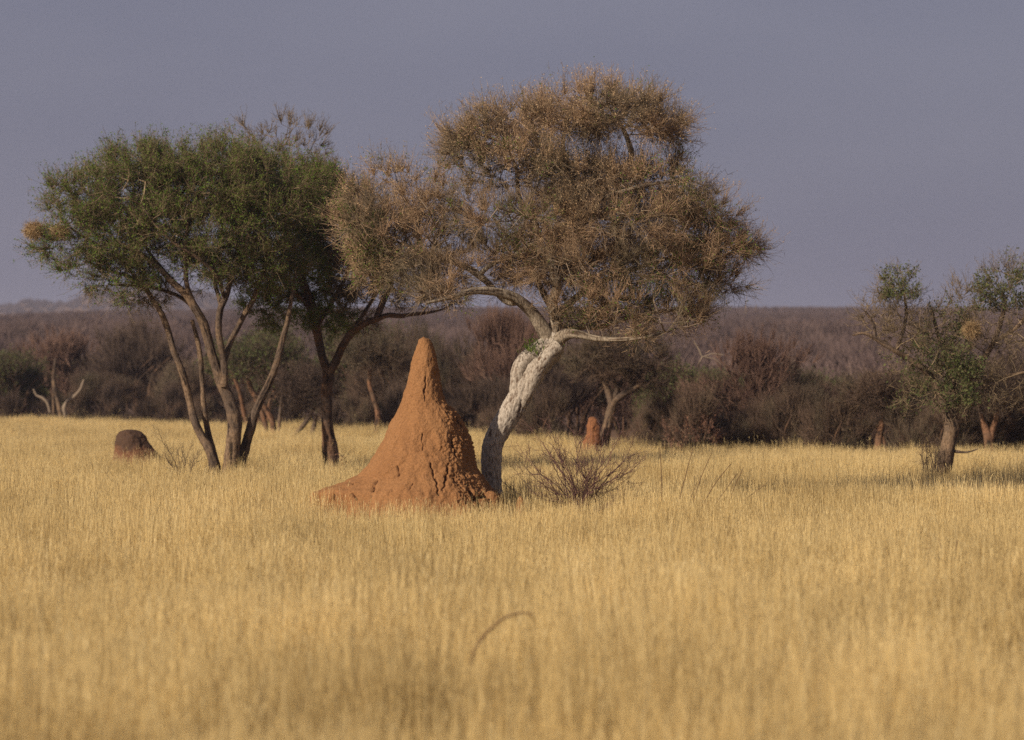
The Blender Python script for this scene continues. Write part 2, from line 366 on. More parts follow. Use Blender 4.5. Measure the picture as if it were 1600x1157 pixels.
def grass_clump(i):
    g = np.random.default_rng(100 + i); nb = 9 if i == 12 else 60; mb = MB()
    b = np.stack([*(g.uniform(-.19, .19, (2, nb))), np.zeros(nb)], 1)
    h = g.uniform(.26, .60, nb) * (1.35 if i == 12 else 1); lean = g.normal(0, .16 if i == 12 else .085, (nb, 2))
    wd = g.uniform(.0016, .0030, nb); az = g.uniform(0, np.pi, nb); side = np.stack([np.cos(az), np.sin(az), 0 * az], 1)
    val = np.clip(g.normal(.58, .18, nb), .22, 1); Vs = []
    for s, t in enumerate((0, .4, .75, 1)):
        c = b + np.stack([lean[:, 0] * h * t ** 1.7, lean[:, 1] * h * t ** 1.7, h * t], 1)
        w = wd * (1, .95, .7, .25)[s]; Vs += [c - side * w[:, None], c + side * w[:, None]]
    if i == 12: val = val * .25
    V = np.stack(Vs, 1)
    q = np.array([[0, 1, 3, 2], [2, 3, 5, 4], [4, 5, 7, 6]])
    mb.add(V.reshape(-1, 3), (q[None] + (np.arange(nb) * 8)[:, None, None]).reshape(-1, 4), np.repeat(val, 8))
    # feathery seed heads on some stems
    k = g.choice(nb, 8, replace=False); tip = (Vs[6][k] + Vs[7][k]) / 2; dr = norm(tip - (Vs[4][k] + Vs[5][k]) / 2)
    for rep in range(3):
        st = tip - dr * .08 + dr * rep * .03; en = st + dr * .05 + g.normal(0, .006, (8, 3)); sd = norm(g.normal(0, 1, (8, 3))) * .0035
        mb.add(np.stack([st, (st + en) / 2 + sd, en, (st + en) / 2 - sd], 1).reshape(-1, 3), np.arange(32).reshape(-1, 4), np.repeat(g.uniform(.5, 1, 8), 4))
    return mb.build('grass_tuft', M_grass, smooth=False)
def grass_points():
    out = []
    for y0, y1, dens in ((6, 24, 17), (24, 45, 14), (45, 75, 10.5), (75, 124, 8)):
        hw = .18 * y1 * 1.25 + 3; n = int(dens * (y1 - y0) * 2 * hw)
        p = np.stack([rng.uniform(-hw, hw, n), rng.uniform(y0, y1, n), np.zeros(n)], 1)
        keep = np.abs(p[:, 0]) < .18 * p[:, 1] * 1.25 + 3
        px = CX + p[:, 0] / p[:, 1] * FP; keep &= p[:, 1] < edge_d(px) + 2 + 1.5 * vnoise(p * .8)
        out.append(p[keep])
    p = np.concatenate(out)
    near = np.exp(-(((p[:, 0] + 1.25) / 2.3) ** 2 + ((p[:, 1] - 37.8) / 1.9) ** 2)); p = p[rng.random(len(p)) > .72 * near]
    q = (p[:, :2] - np.array([-1.3, 40.2])) / np.array([1.25, .85]); keep = (q ** 2).sum(1) > 1     # no grass inside the mound
    for b, r in ((ground(212, 60), .8), (ground(924, 69), .25)): keep &= ((p - b) ** 2).sum(1) > r * r
    return p[keep]
gp = grass_points(); n = len(gp); big = fbm(gp * .22, 3); sm = vnoise(gp * 1.3 + 9)
hs = (1.0 + .40 * big + .2 * sm + rng.normal(0, .08, n)); ws = rng.uniform(.9, 1.35, n)
nearm = np.exp(-(((gp[:, 0] + 1.25) / 2.2) ** 2 + ((gp[:, 1] - 37.3) / 2.3) ** 2)); hs *= 1 - .40 * nearm; hs *= 1 + .3 * np.clip((34 - gp[:, 1]) / 15, 0, 1)
ls = 1 + .35 * np.clip((gp[:, 1] - 40) / 60, 0, 1)
scatter('grass', gp, np.stack([rng.normal(0, .05, n), rng.normal(0, .05, n) + .03, rng.uniform(0, 6.28, n)], 1),
        np.stack([ws * ls, ws * ls, hs], 1), np.where(rng.random(n) < .03, 12, rng.integers(0, 12, n)), [grass_clump(i) for i in range(12)] + [grass_clump(12)],
        'tall dry golden grass covering the open plain up to the thicket', 'grass')
print('grass tufts', n)

def scrub_piece(i):
    g = np.random.default_rng(300 + i); mb = MB(); n = 420; d = norm(g.normal(0, 1, (n, 3))); d[:, 2] = np.abs(d[:, 2])
    p = d * np.array([1.5, 1.5, 1.5]) * (g.random(n) ** .35)[:, None] * .8; e = norm(d + g.normal(0, .5, (n, 3)) + np.array([0, 0, .5])) * g.uniform(.3, .7, n)[:, None]
    mb.frustums(p, p + e, .022, .008, 3, g.random(n)); leaves(mb, p[:200], .2, 5 + i, .8, .3)
    q = d[:30] * np.array([1.2, 1.2, 1.3]); mb.frustums(q * .05, q, .05, .015, 4, g.random(30) * .4)
    return mb.build('scrub_tuft', M_scrub, smooth=False)
N = 46000; yy = 170 * (1150 / 170) ** (rng.random(N) ** .75); xx = rng.uniform(-1, 1, N) * (.235 * yy + 10)
sp = np.stack([xx, yy, terrain_h(xx, yy) - .1], 1); s_ = rng.uniform(.3, .95, N)
N2 = 5000; y2 = rng.uniform(1350, 1950, N2); x2 = rng.uniform(-.25, .02, N2) * y2; sp = np.concatenate([sp, np.stack([x2, y2, terrain_h(x2, y2) - .2], 1)]); s_ = np.append(s_, rng.uniform(.8, 1.9, N2))
N3 = 2600; y3 = rng.uniform(112, 330, N3) ; x3 = rng.uniform(-1, 1, N3) * (.235 * y3 + 8); k3 = y3 > edge_d(CX + x3 / y3 * FP) + 30
x3, y3 = x3[k3], y3[k3]; sp = np.concatenate([sp, np.stack([x3, y3, terrain_h(x3, y3) * (y3 > 150) - .1], 1)]); s_ = np.append(s_, rng.uniform(1.2, 2.1, len(x3)))
scatter('hillside_scrub', sp, np.stack([0 * s_, 0 * s_, rng.uniform(0, 6.28, len(sp))], 1), np.stack([s_, s_, s_ * rng.uniform(.75, 1.15, len(sp))], 1),
        rng.integers(0, 5, len(sp)), [scrub_piece(i) for i in range(5)], 'brown leafless scrub covering the far flat-topped hillside', 'scrub')

# ------------------------------------------------------------------ the big termite mound
def big_mound():
    D0 = 40.0
    L = [(526.5, 661), (531, 655), (544, 650), (568, 642), (599, 635), (634, 625), (665, 611), (699, 597), (723, 581), (744, 562), (752, 543), (760, 520), (764, 500), (770, 484), (793, 478), (806, 464), (840, 446)]
    R = [(526.5, 663), (531, 672), (544, 680), (558, 683), (585, 688), (610, 693), (630, 698), (640, 710), (650, 716), (672, 727), (696, 737), (734, 748), (757, 764), (775, 782), (800, 800), (840, 822)]
    ly, lx = zip(*L); ry, rx = zip(*R)
    rows, cols = 420, 720
    t = np.linspace(0, 1, rows); py = 526.5 + (840 - 526.5) * t ** 1.15
    xl = interp(py, ly, lx); xr = interp(py, ry, rx)
    zl = CAMH + (HZ - py) / FP * D0
    wl = (xl - CX) / FP * D0; wr = (xr - CX) / FP * D0
    axis = interp(py, [526, 600, 700, 770, 840], [662, 664, 672, 668, 656]); ax = (axis - CX) / FP * D0
    dep = interp(py, [526.5, 531, 560, 620, 680, 740, 790, 840], [.01, .09, .18, .32, .52, .80, 1.05, 1.25])
    th = np.linspace(0, 2 * np.pi, cols, endpoint=False)
    c = np.cos(th)[None]; s = np.sin(th)[None]
    a = np.where(c > 0, (wr - ax)[:, None], (ax - wl)[:, None])
    ledge = np.where(c < 0, np.abs(c) ** 2.2, 0) * sst(740, 790, py)[:, None]      # the low shelf on the left stays shallow
    X = ax[:, None] + c * a; Yd = D0 + s * dep[:, None] * (1 - .45 * ledge); Z = np.repeat(zl[:, None], cols, 1)
    # outward normal in plan, slight upward tilt
    nx = c / np.maximum(a, .05); ny = s / np.maximum(dep[:, None], .05); nn = np.sqrt(nx ** 2 + ny ** 2); nx, ny = nx / nn, ny / nn
    P = np.stack([X, Yd, Z], -1).reshape(-1, 3); zz = Z.ravel(); sc = np.clip((2.85 - zz) / 1.6, .12, 1)
    rough = sst(-1.25, -.72, X.ravel() - (2.4 - zz) * .10) * sst(2.55, 1.9, zz) if False else (sst(-1.12, -.72, X.ravel() - (1.4 - zz) * .12) * (zz < 2.3))
    but = fbm(P * np.array([1.7, 1.7, .55]) + 4, 3)                 # buttresses and folds
    med = fbm(P * np.array([6, 6, 3.2]) + 8, 4)
    grain = fbm(P * 26 + 2, 3); lump = .6 * np.abs(vnoise(P * 27 + 1)) + .5 * np.abs(vnoise(P * 52 + 5)); patchy = .5 + .5 * np.clip(vnoise(P * 4 + 3) * 1.6, -1, 1); rough = rough * (.45 + .55 * patchy)
    disp = .085 * but * sc ** 1.3 + .038 * med * sc + (.010 + .010 * rough) * grain + .010 * vnoise(P * np.array([14, 14, 5])) + rough * (.045 * (lump - .35) + .02 * grain)
    col = .60 + .38 * grain + .12 * med + rough * (lump - .35) * .9
    # long vertical cracks on the camera side
    front = s.repeat(rows, 0).ravel() < .15; pxx = CX + P[:, 0] / P[:, 1] * FP; pyy = HZ - (P[:, 2] - CAMH) / P[:, 1] * FP
    cracks = [((665, 592), (664, 612), 1.4, .03), ((663, 610), (665, 625), .9, .02), ((673, 727), (681, 752), 1.3, .03), ((681, 750), (685, 771), 1.5, .035),
              ((700, 728), (698, 748), 1.8, .03), ((698, 748), (692, 765), 1.6, .025), ((620, 730), (622, 742), 1.2, .03), ((586, 753), (581, 765), 2.2, .04),
              ((660, 680), (660, 702), .8, .015), ((645, 757), (640, 765), 1.2, .02), ((551, 772), (557, 780), 1.5, .03), ((684, 545), (688, 575), 1.6, .03), ((690, 585), (694, 612), 1.8, .03),
              ((748, 786), (751, 812), 2.0, .05), ((733, 768), (742, 780), 3.0, .06), ((742, 780), (757, 776), 3.0, .06), ((521, 773), (523, 781), 1.5, .03), ((545, 754), (552, 757), 1.4, .02), ((712, 650), (722, 672), 1.5, .03), ((705, 690), (712, 712), 1.6, .025)]
    for (x0, y0), (x1, y1), w, dp in cracks:
        dx, dy = x1 - x0, y1 - y0; ll = dx * dx + dy * dy; tt = ((pxx - x0) * dx + (pyy - y0) * dy) / ll; tc = np.clip(tt, -.1, 1.1)
        wig = 1.5 * vnoise(np.stack([pyy / 5, 0 * pyy + x0, 0 * pyy], -1))
        q = np.hypot(pxx - x0 - tc * dx + wig, pyy - y0 - tc * dy); g = np.exp(-(q / w) ** 2) * front
        disp -= dp * g; col -= .55 * g
    P[:, 0] += nx.ravel() * disp; P[:, 1] += ny.ravel() * disp; P[:, 2] += disp * .25
    mb = MB(); i = np.arange(rows - 1)[:, None]; j = np.arange(cols)[None]; j2 = (j + 1) % cols
    mb.add(P, np.stack([i * cols + j, (i + 1) * cols + j, (i + 1) * cols + j2, i * cols + j2], -1).reshape(-1, 4), np.clip(col, 0, 1))
    base = ground(664, D0)
    o = empty('termite_mound', base); tag(o, 'tall pointed orange termite mound at the foot of the leaning pale-trunked tree', 'termite mound')
    mb.build('mound_body', M_mound, o, base)
    # lumpy collapsed buttress at the right foot
    for nm, (cx_, cy_, dy, rx_, rz_) in (('side_lump', (766, 806, -.45, .19, .50)), ('side_lump', (784, 815, -.32, .17, .34))):
        g = 90; th = np.linspace(0, 2 * np.pi, 160, endpoint=False); ph = np.linspace(.02, 1.62, g); PH, TH = np.meshgrid(ph, th, indexing='ij')
        c0 = W(cx_, 840, D0 + dy); p = np.stack([c0[0] + rx_ * np.sin(PH) ** .7 * np.cos(TH), c0[1] + rx_ * .9 * np.sin(PH) ** .7 * np.sin(TH), np.cos(PH) * rz_ * 1.25 * np.where(np.cos(PH) > 0, np.abs(np.cos(PH)) ** -.35, 1) - .02], -1).reshape(-1, 3)
        nrm = norm(p - np.array([c0[0], c0[1], .1])); dd = .05 * fbm(p * 7, 4) + .012 * fbm(p * 40, 2); m2 = MB()
        i = np.arange(g - 1)[:, None]; j = np.arange(160)[None]; j2 = (j + 1) % 160
        m2.add(p + nrm * dd[:, None], np.stack([i * 160 + j, (i + 1) * 160 + j, (i + 1) * 160 + j2, i * 160 + j2], -1).reshape(-1, 4), np.clip(.6 + 4 * dd, 0, 1))
        m2.build(nm, M_mound, o, base)
big_mound()

def small_mound(name, px, d, prof, m, label, cat='termite mound', yscale=.9, amp=.05, seed=3):
    """prof: rows of (py, left px, right px) from top to ground"""
    prof = np.array(prof, float); rows, cols = 130, 200; py = np.linspace(prof[0, 0], prof[-1, 0], rows)
    xl = (interp(py, prof[:, 0], prof[:, 1]) - CX) / FP * d; xr = (interp(py, prof[:, 0], prof[:, 2]) - CX) / FP * d
    th = np.linspace(0, 2 * np.pi, cols, endpoint=False); z = CAMH + (HZ - py) / FP * d; c = (xl + xr) / 2; a = (xr - xl) / 2
    P = np.stack([c[:, None] + a[:, None] * np.cos(th), d + a[:, None] * yscale * np.sin(th), np.repeat(z[:, None], cols, 1)], -1).reshape(-1, 3)
    b = ground(px, d); n = norm(np.stack([P[:, 0] - c.repeat(cols), P[:, 1] - d, 0 * P[:, 0] + .05], -1)); f = fbm(P * 3.5 + seed, 4); g = fbm(P * 18 + seed, 3)
    dd = amp * f * 1.5 + amp * .35 * g; dd[:cols] *= .2; mb = MB(); i = np.arange(rows - 1)[:, None]; j = np.arange(cols)[None]; j2 = (j + 1) % cols
    mb.add(P + n * dd[:, None], np.stack([i * cols + j, (i + 1) * cols + j, (i + 1) * cols + j2, i * cols + j2], -1).reshape(-1, 4), np.clip(.6 + .5 * g, 0, 1))
    o = mb.build(name, m, None, b); o.location = b; return tag(o, label, cat)
small_mound('termite_mound', 212, 60, [(671.5, 200, 204), (672, 193, 213), (675, 186, 219), (682, 182, 226), (695, 179, 234), (710, 177, 245), (722, 175, 254), (752, 168, 268)], M_darktopmound,
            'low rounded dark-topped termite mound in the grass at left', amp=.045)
small_mound('termite_mound', 926, 69, [(652, 925, 927), (655, 921, 931), (664, 918, 935), (680, 914, 937), (700, 907, 938), (726, 900, 944)], M_redmound,
            'small conical red-orange termite mound beside the slim pale trunk at the thicket edge', amp=.06, seed=8)
small_mound('termite_mound', 814, 39.6, [(776, 811, 814), (779, 808, 818), (792, 806, 822), (815, 803, 825), (838, 800, 828)], M_mound,
            'knee-high clay stub poking from the grass right of the tall mound', amp=.02, seed=5)

# ------------------------------------------------------------------ trees
def px_skel(Cs, step=0.10):
    out = []; bias = []
    for C, keep0 in Cs:
        L = np.concatenate([[0], np.cumsum(np.linalg.norm(np.diff(C[:, :3], axis=0), axis=1))]); tot = L[-1]
        s = np.arange(tot * keep0, tot, step); s = np.append(s, tot)
        out.append(np.stack([interp(s, L, C[:, a]) for a in range(3)], 1))
    return np.concatenate(out)
def tree(name, label, px, d, trunks, limbs, blobs, mats, nattr=1400, ntw=9, twl=(.22, .45), twr=.004, leaf=None, seed=1, bf=.35, seg=.22,
         gap=.0, gs=1.6, thin_out=-2, shell=.5, upb=.35, outw=.8, rnd=.6, limb_ridge=.09, trunk_k=28, extra=None, r0=.0035, bark=(.08, .06, 2.0, .6), group=None, cat='tree', kinds=None, floc=None):
    base = ground(px, d); o = empty(name, base); tag(o, label, cat, group)
    mt, ml, mtw = mats[:3]; tm = MB(); Cs = []
    for i, (p, keep) in enumerate(trunks): Cs.append((limb(tm, p, d, k=trunk_k, step=.025, seed=seed + i, ridge=bark[0], fine=bark[1], lf=bark[2], twist=bark[3]), keep))
    tm.build('trunk', mt, o, base)
    if limbs:
        lm = MB()
        for i, (p, keep) in enumerate(limbs): Cs.append((limb(lm, p, d, k=12, step=.04, seed=seed + 20 + i, ridge=limb_ridge), keep))
        lm.build('limbs', ml, o, base)
    sk = px_skel([c for c in Cs if c[1] < 1]); B = px_blobs(blobs, d)
    A, O = blob_points(B, nattr, gap, gs, seed=seed, shell=shell)
    P, par, ns = grow(sk, A, bf, seg, seed=seed)
    bm = MB(); R, tip = branch_mesh(bm, P, par, ns, r0=r0, seed=seed); bm.build('branches', mats[3] if len(mats) > 3 and mats[3] else mtw, o, base)
    # twigs leave every thin node
    g = np.random.default_rng(seed + 5); thin = np.where((np.arange(len(P)) >= ns) & (R < r0 * 4))[0]
    thin = thin[vnoise(P[thin] * 4.5 + seed) > thin_out]
    w = np.where(tip[thin], 3.0, 1.0); w /= w.sum(); src = g.choice(thin, int(nattr * ntw), p=w)
    bd = norm(P[src] - P[np.maximum(par[src], 0)])
    Bc = np.array([b[:3] for b in B]); Br = np.array([b[3:6] for b in B]); rel = (P[src][:, None] - Bc[None]) / Br[None]; k = np.argmin((rel ** 2).sum(2), axis=1)
    od = norm(rel[np.arange(len(src)), k] / Br[k])
    D = norm(.7 * bd + outw * od + rnd * g.normal(0, 1, (len(src), 3)) + np.array([0, 0, upb]))
    tw = MB(); pts, dr = twigs(tw, P[src] , D, g.uniform(*twl, len(src)), twr, seed=seed)
    # short thorny side spurs
    s2 = g.choice(len(pts), int(len(pts) * .35)); sp_, _ = twigs(tw, pts[s2], norm(dr[s2] + g.normal(0, .9, (len(s2), 3)) + np.array([0, 0, .2])), g.uniform(.05, .13, len(s2)), twr * .8, nseg=1, seed=seed + 1)
    tw.build('twigs', mtw, o, base)
    allp = np.concatenate([pts, sp_])
    if leaf:
        for li, (ml_, cnt, size, fn) in enumerate(leaf):
            lp = allp if fn is None else allp[fn(allp)]
            if len(lp) == 0: continue
            lb = MB(); leaves(lb, lp[g.choice(len(lp), cnt)], size, seed + 2 + li)
            lb.build('foliage', ml_, o, base)
    if extra: extra(o, base)
    return o

# --- the leaning pale-trunked thorn tree
def fold(o, base):
    m = MB()
    limb(m, [(872, 541, -.12, 13), (856, 556, -.17, 12), (843, 574, -.18, 11), (831, 600, -.16, 10), (822, 622, -.12, 8), (806, 655, .02, 2.5)], 40.75, k=24, step=.02, seed=61, ridge=.06, fine=.09, lf=4, twist=2)
    limb(m, [(858, 536, -.02, 13), (838, 549, -.06, 14), (822, 562, -.06, 13), (812, 580, -.03, 13), (808, 605, .0, 12), (801, 628, .03, 9), (790, 650, .09, 4)], 40.75, k=24, step=.02, seed=63, ridge=.06, fine=.09, lf=4, twist=2)
    m.build('bark_fold', M_whitebark, o, base)
    g = np.random.default_rng(3); lb = MB(); c = W(831, 547, 40.6); q = c + g.normal(0, 1, (150, 3)) * np.array([.05, .04, .03]); leaves(lb, q, .085, 5, up=2.2, asp=.16); lb.build('foliage', M_greenleaf, o, base)
M_branch = twig_mat('grey_tan_branches', [(.13, .10, .075), (.20, .155, .115), (.28, .22, .165)])
Wm = (M_whitebark, M_limbbark, M_tan, M_branch)
greenpatch = lambda P: vnoise(P * 1.5 + 40) > .35
tree('thorn_tree', 'leaning thorn tree with twisted whitish trunk and dense tan twiggy crown', 775, 40.75,
     [([(772, 830, 0, 21.6), (770, 795, 0, 18.0), (768, 750, 0, 15.3), (768, 715, 0, 15.8), (772, 690, 0, 16.2), (783, 668, 0, 17.1), (800, 642, 0, 18.0), (817, 612, 0, 18.0), (829, 588, 0, 18.9), (842, 566, 0, 20.7), (858, 548, 0, 20.7), (868, 533, 0, 16.2), (869, 520, 0, 11.7)], 1)],
     [([(866, 548, 0, 15), (856, 527, 0, 13), (845, 508, -.05, 11), (834, 492, -.1, 9.5), (820, 477, -.2, 9), (805, 466, -.3, 8), (786, 459, -.4, 7), (762, 455, -.5, 6.5), (740, 455, -.6, 5.5), (714, 462, -.7, 4.5), (695, 467, -.8, 3.5), (665, 474, -.9, 2)], .35),
      ([(812, 471, -.2, 7), (790, 470, 0, 5.5), (760, 440, .1, 5), (745, 428, .1, 5.5), (728, 417, .1, 5), (700, 408, .1, 4), (672, 400, .2, 3), (640, 385, .3, 2.2), (600, 372, .3, 1.5)], .2),
      ([(748, 430, .1, 4), (770, 412, 0, 3.5), (800, 400, -.1, 3.2), (824, 386, -.1, 4), (845, 378, 0, 3)], .2),
      ([(862, 545, -.05, 12), (864, 522, .0, 10), (868, 500, .05, 9), (863, 475, .0, 8), (870, 450, -.1, 7.5), (866, 428, -.2, 7), (860, 405, -.1, 6), (846, 384, .0, 5.2), (834, 345, .15, 4.4), (812, 312, .3, 3.6), (806, 262, .4, 2.8), (788, 225, .4, 1.6)], .35),
      ([(869, 440, -.2, 7), (885, 405, 0, 6.5), (905, 360, .1, 6), (930, 315, .1, 5.5), (962, 275, .1, 5), (985, 250, .1, 4.5), (983, 225, .1, 4), (970, 195, .1, 3), (950, 165, .1, 2)], .2),
      ([(900, 370, 0, 5), (890, 320, .3, 4.5), (880, 270, .5, 4), (880, 220, .5, 3), (890, 170, .5, 2)], .2),
      ([(930, 315, 0, 4), (970, 300, -.3, 3.5), (1020, 288, -.2, 2.6), (1075, 280, .1, 1.4)], .2),
      ([(868, 535, -.05, 12), (878, 527, -.1, 10), (892, 522, -.2, 8), (908, 524, -.3, 6), (930, 529, -.4, 4.6), (955, 531, -.5, 3.6), (985, 530, -.6, 2.8), (1015, 526, -.6, 2.2), (1045, 518, -.6, 1.4)], .35),
      ([(878, 527, -.1, 7), (895, 514, .1, 6.5), (915, 510, .2, 5), (935, 512, .2, 4.5), (955, 505, .2, 4), (985, 496, .3, 3.5), (1020, 488, .4, 3), (1060, 484, .5, 2.4), (1105, 478, .5, 1.6)], .2),
      ([(868, 500, -.1, 7), (895, 470, .4, 6), (930, 445, .7, 5), (980, 425, .9, 4), (1040, 405, 1.0, 3), (1110, 385, 1.0, 2)], .2),
      ([(867, 490, -.1, 7), (850, 460, .6, 5), (830, 420, 1.0, 4), (800, 380, 1.2, 3), (770, 340, 1.3, 2)], .2)],
     [(850, 192, 0, 120, 27, 1.2, 1.1), (945, 179, 0, 112, 30, 1.2, 1.2), (1030, 198, -.1, 60, 22, .8, .45), (765, 220, 0, 50, 26, .8, .4), (930, 155, 0, 80, 14, .8, .25),
      (800, 262, 0, 100, 30, 1.3, 1.0), (900, 282, .2, 125, 28, 1.4, 1.0), (1010, 285, -.1, 100, 28, 1.3, .9), (1080, 312, 0, 52, 26, .9, .45), (725, 240, 0, 35, 20, .6, .2),
      (835, 345, 0, 135, 34, 1.5, 1.2), (955, 348, -.2, 125, 34, 1.5, 1.2), (1070, 365, 0, 68, 32, 1.1, .7), (1120, 340, 0, 30, 20, .6, .15),
      (900, 418, .2, 130, 32, 1.4, 1.1), (1020, 422, .1, 110, 32, 1.3, 1.0), (1095, 438, 0, 50, 22, .8, .4), (1125, 392, 0, 48, 13, .5, .35), (1080, 400, .2, 60, 20, .8, .4),
      (955, 478, .1, 110, 26, 1.3, .9), (1045, 482, 0, 70, 22, .9, .6), (850, 425, .5, 80, 40, 1.1, .5), (905, 500, .1, 60, 16, .6, .3), (1000, 516, -.5, 75, 10, .4, .25), (1060, 500, -.5, 50, 13, .5, .4),
      (650, 385, .1, 88, 40, 1.2, .9), (700, 430, -.2, 70, 28, .9, .4), (622, 280, .2, 42, 18, .6, .2), (670, 318, .1, 68, 34, .9, .55), (612, 335, .2, 52, 34, .9, .45), (585, 390, .2, 42, 34, .8, .45), (565, 345, .2, 38, 26, .8, .35), (575, 305, .2, 32, 14, .6, .15), (600, 430, .2, 45, 16, .7, .2), (1150, 386, 0, 42, 9, .4, .28), (1125, 445, 0, 48, 14, .5, .35), (728, 215, 0, 36, 20, .6, .3), (1085, 262, -.1, 35, 14, .6, .2), (790, 395, 0, 60, 36, .8, .4), (690, 458, -.7, 50, 12, .5, .25)],
     Wm, nattr=3500, ntw=12, twl=(.08, .50), twr=.0030, thin_out=-.25, bf=.3, seg=.16, gap=.6, gs=2.3, shell=.5, upb=.25, seed=11, r0=.0040, trunk_k=96, extra=fold, bark=(.055, .085, 4.0, 2.2),
     leaf=[(M_pod, 70000, .022, lambda P: vnoise(P * 1.3 + 3) + (P[:, 2] - 4.6) * .8 + .3 * vnoise(P * 4) > 0), (M_greenleaf, 9000, .03, lambda P: vnoise(P * 1.7 + 20) > .25), (M_greenleaf, 17000, .030, lambda P: (vnoise(P * 2.0 + 40) > .3) & (P[:, 2] < 5.6))])

# --- multi-stemmed green acacia at left
tree('acacia_tree', 'multi-stemmed flat-crowned green acacia at left with a straw nest at its left tip', 355, 53,
     [([(338, 775, 0, 10), (336, 735, 0, 8), (328, 705, 0, 7.5), (314, 680, .1, 6.5), (303, 655, .1, 6), (297, 630, .2, 5.5), (291, 605, .2, 5.5), (284, 580, .2, 5.5), (276, 560, .2, 5), (270, 545, .2, 5), (263, 518, .3, 4.8), (252, 490, .3, 4.5), (236, 465, .3, 4), (224, 447, .3, 3.5), (200, 432, .4, 3), (168, 423, .4, 2.2), (140, 410, .4, 1.5)], .72),
      ([(345, 775, .1, 8), (338, 730, .1, 6.5), (326, 680, .3, 5), (319, 640, .3, 4.2), (316, 600, .4, 4), (313, 560, .4, 4), (308, 530, .5, 3.6), (300, 500, .5, 3)], .9),
      ([(359, 778, -.1, 17), (361, 730, -.1, 13), (365, 690, -.1, 11.5), (366, 655, -.1, 11), (358, 625, -.1, 9.5), (346, 600, -.1, 8.5), (338, 575, -.1, 7.5), (331, 555, -.1, 7), (325, 530, -.1, 7), (318, 506, -.15, 7), (306, 484, -.2, 6.5), (292, 462, -.2, 6), (268, 440, -.2, 5), (245, 416, -.2, 4), (215, 395, -.2, 3), (180, 375, -.2, 2)], .72),
      ([(350, 605, -.2, 6), (350, 570, -.2, 5.5), (342, 520, -.3, 5), (344, 485, -.3, 5), (355, 460, -.3, 4.6), (362, 430, -.3, 4), (380, 390, -.3, 3), (395, 350, -.3, 2)], .6),
      ([(366, 775, .1, 14), (374, 735, .1, 9), (383, 700, .1, 8), (391, 672, .1, 7.5), (399, 645, .1, 6.5), (410, 620, .1, 6), (421, 598, .1, 5.5), (430, 575, .1, 5.2), (437, 550, .1, 5), (443, 525, .1, 4.6), (448, 508, .1, 4), (455, 470, .1, 3), (462, 430, .1, 2)], .82),
      ([(350, 565, -.2, 5), (360, 535, 0, 4.5), (370, 515, .1, 4.5), (382, 492, .2, 4.2), (395, 470, .2, 4), (405, 445, .2, 3.5), (420, 410, .2, 2.8), (440, 370, .3, 2)], .5)],
     [([(306, 484, -.2, 5), (292, 445, -.3, 4), (290, 400, -.4, 3.5), (291, 370, -.4, 3), (300, 320, -.4, 2)], .1),
      ([(292, 462, -.2, 4), (262, 430, .5, 3), (230, 390, .8, 2.5), (200, 340, 1, 2)], .1), ([(224, 447, .3, 3), (180, 400, -.1, 2.5), (130, 370, -.4, 2), (95, 345, -.5, 1.2)], .1),
      ([(346, 480, -.3, 4), (335, 430, .5, 3.2), (345, 370, .8, 2.6), (350, 310, .9, 2)], .1), ([(405, 445, .2, 3), (420, 400, .6, 2.5), (460, 350, .9, 1.8)], .1),
      ([(318, 506, -.15, 4), (290, 470, .4, 3.2), (240, 450, .7, 2.6), (170, 445, .9, 1.5)], .2), ([(352, 468, -.3, 3.5), (330, 420, -.8, 3), (260, 370, -1.1, 2), (220, 320, -1.2, 1.4)], .2)],
     [(285, 262, 0, 135, 30, 1.5, 1.4), (178, 306, 0, 108, 38, 1.5, 1.2), (430, 285, 0, 90, 34, 1.3, .8), (330, 300, 0, 130, 60, 1.7, 1.5), (128, 328, 0, 52, 34, .9, .5), (190, 365, 0, 110, 50, 1.4, 1.1), (300, 360, 0, 130, 55, 1.7, 1.3),
      (400, 330, 0, 100, 60, 1.4, 1.1), (110, 385, 0, 55, 32, .8, .35), (165, 425, .1, 75, 30, 1.0, .45), (290, 420, .2, 110, 35, 1.4, .6), (400, 410, .1, 80, 45, 1.2, .6), (88, 345, 0, 26, 18, .5, .12), (215, 460, .2, 55, 20, .8, .2), (360, 265, .1, 55, 32, .9, .35)],
     (M_brownbark, M_brownbark, M_gtwig), nattr=2600, ntw=8, twl=(.12, .55), twr=.0042, bf=.3, seg=.2, gap=.75, gs=2.2, thin_out=-.2, shell=.5, upb=.25, seed=21, r0=.004,
     leaf=[(M_greenleaf, 112000, .036, lambda P: P[:, 2] > 3.75 + .5 * vnoise(P * 1.1)), (M_greenleaf, 7000, .045, None)])

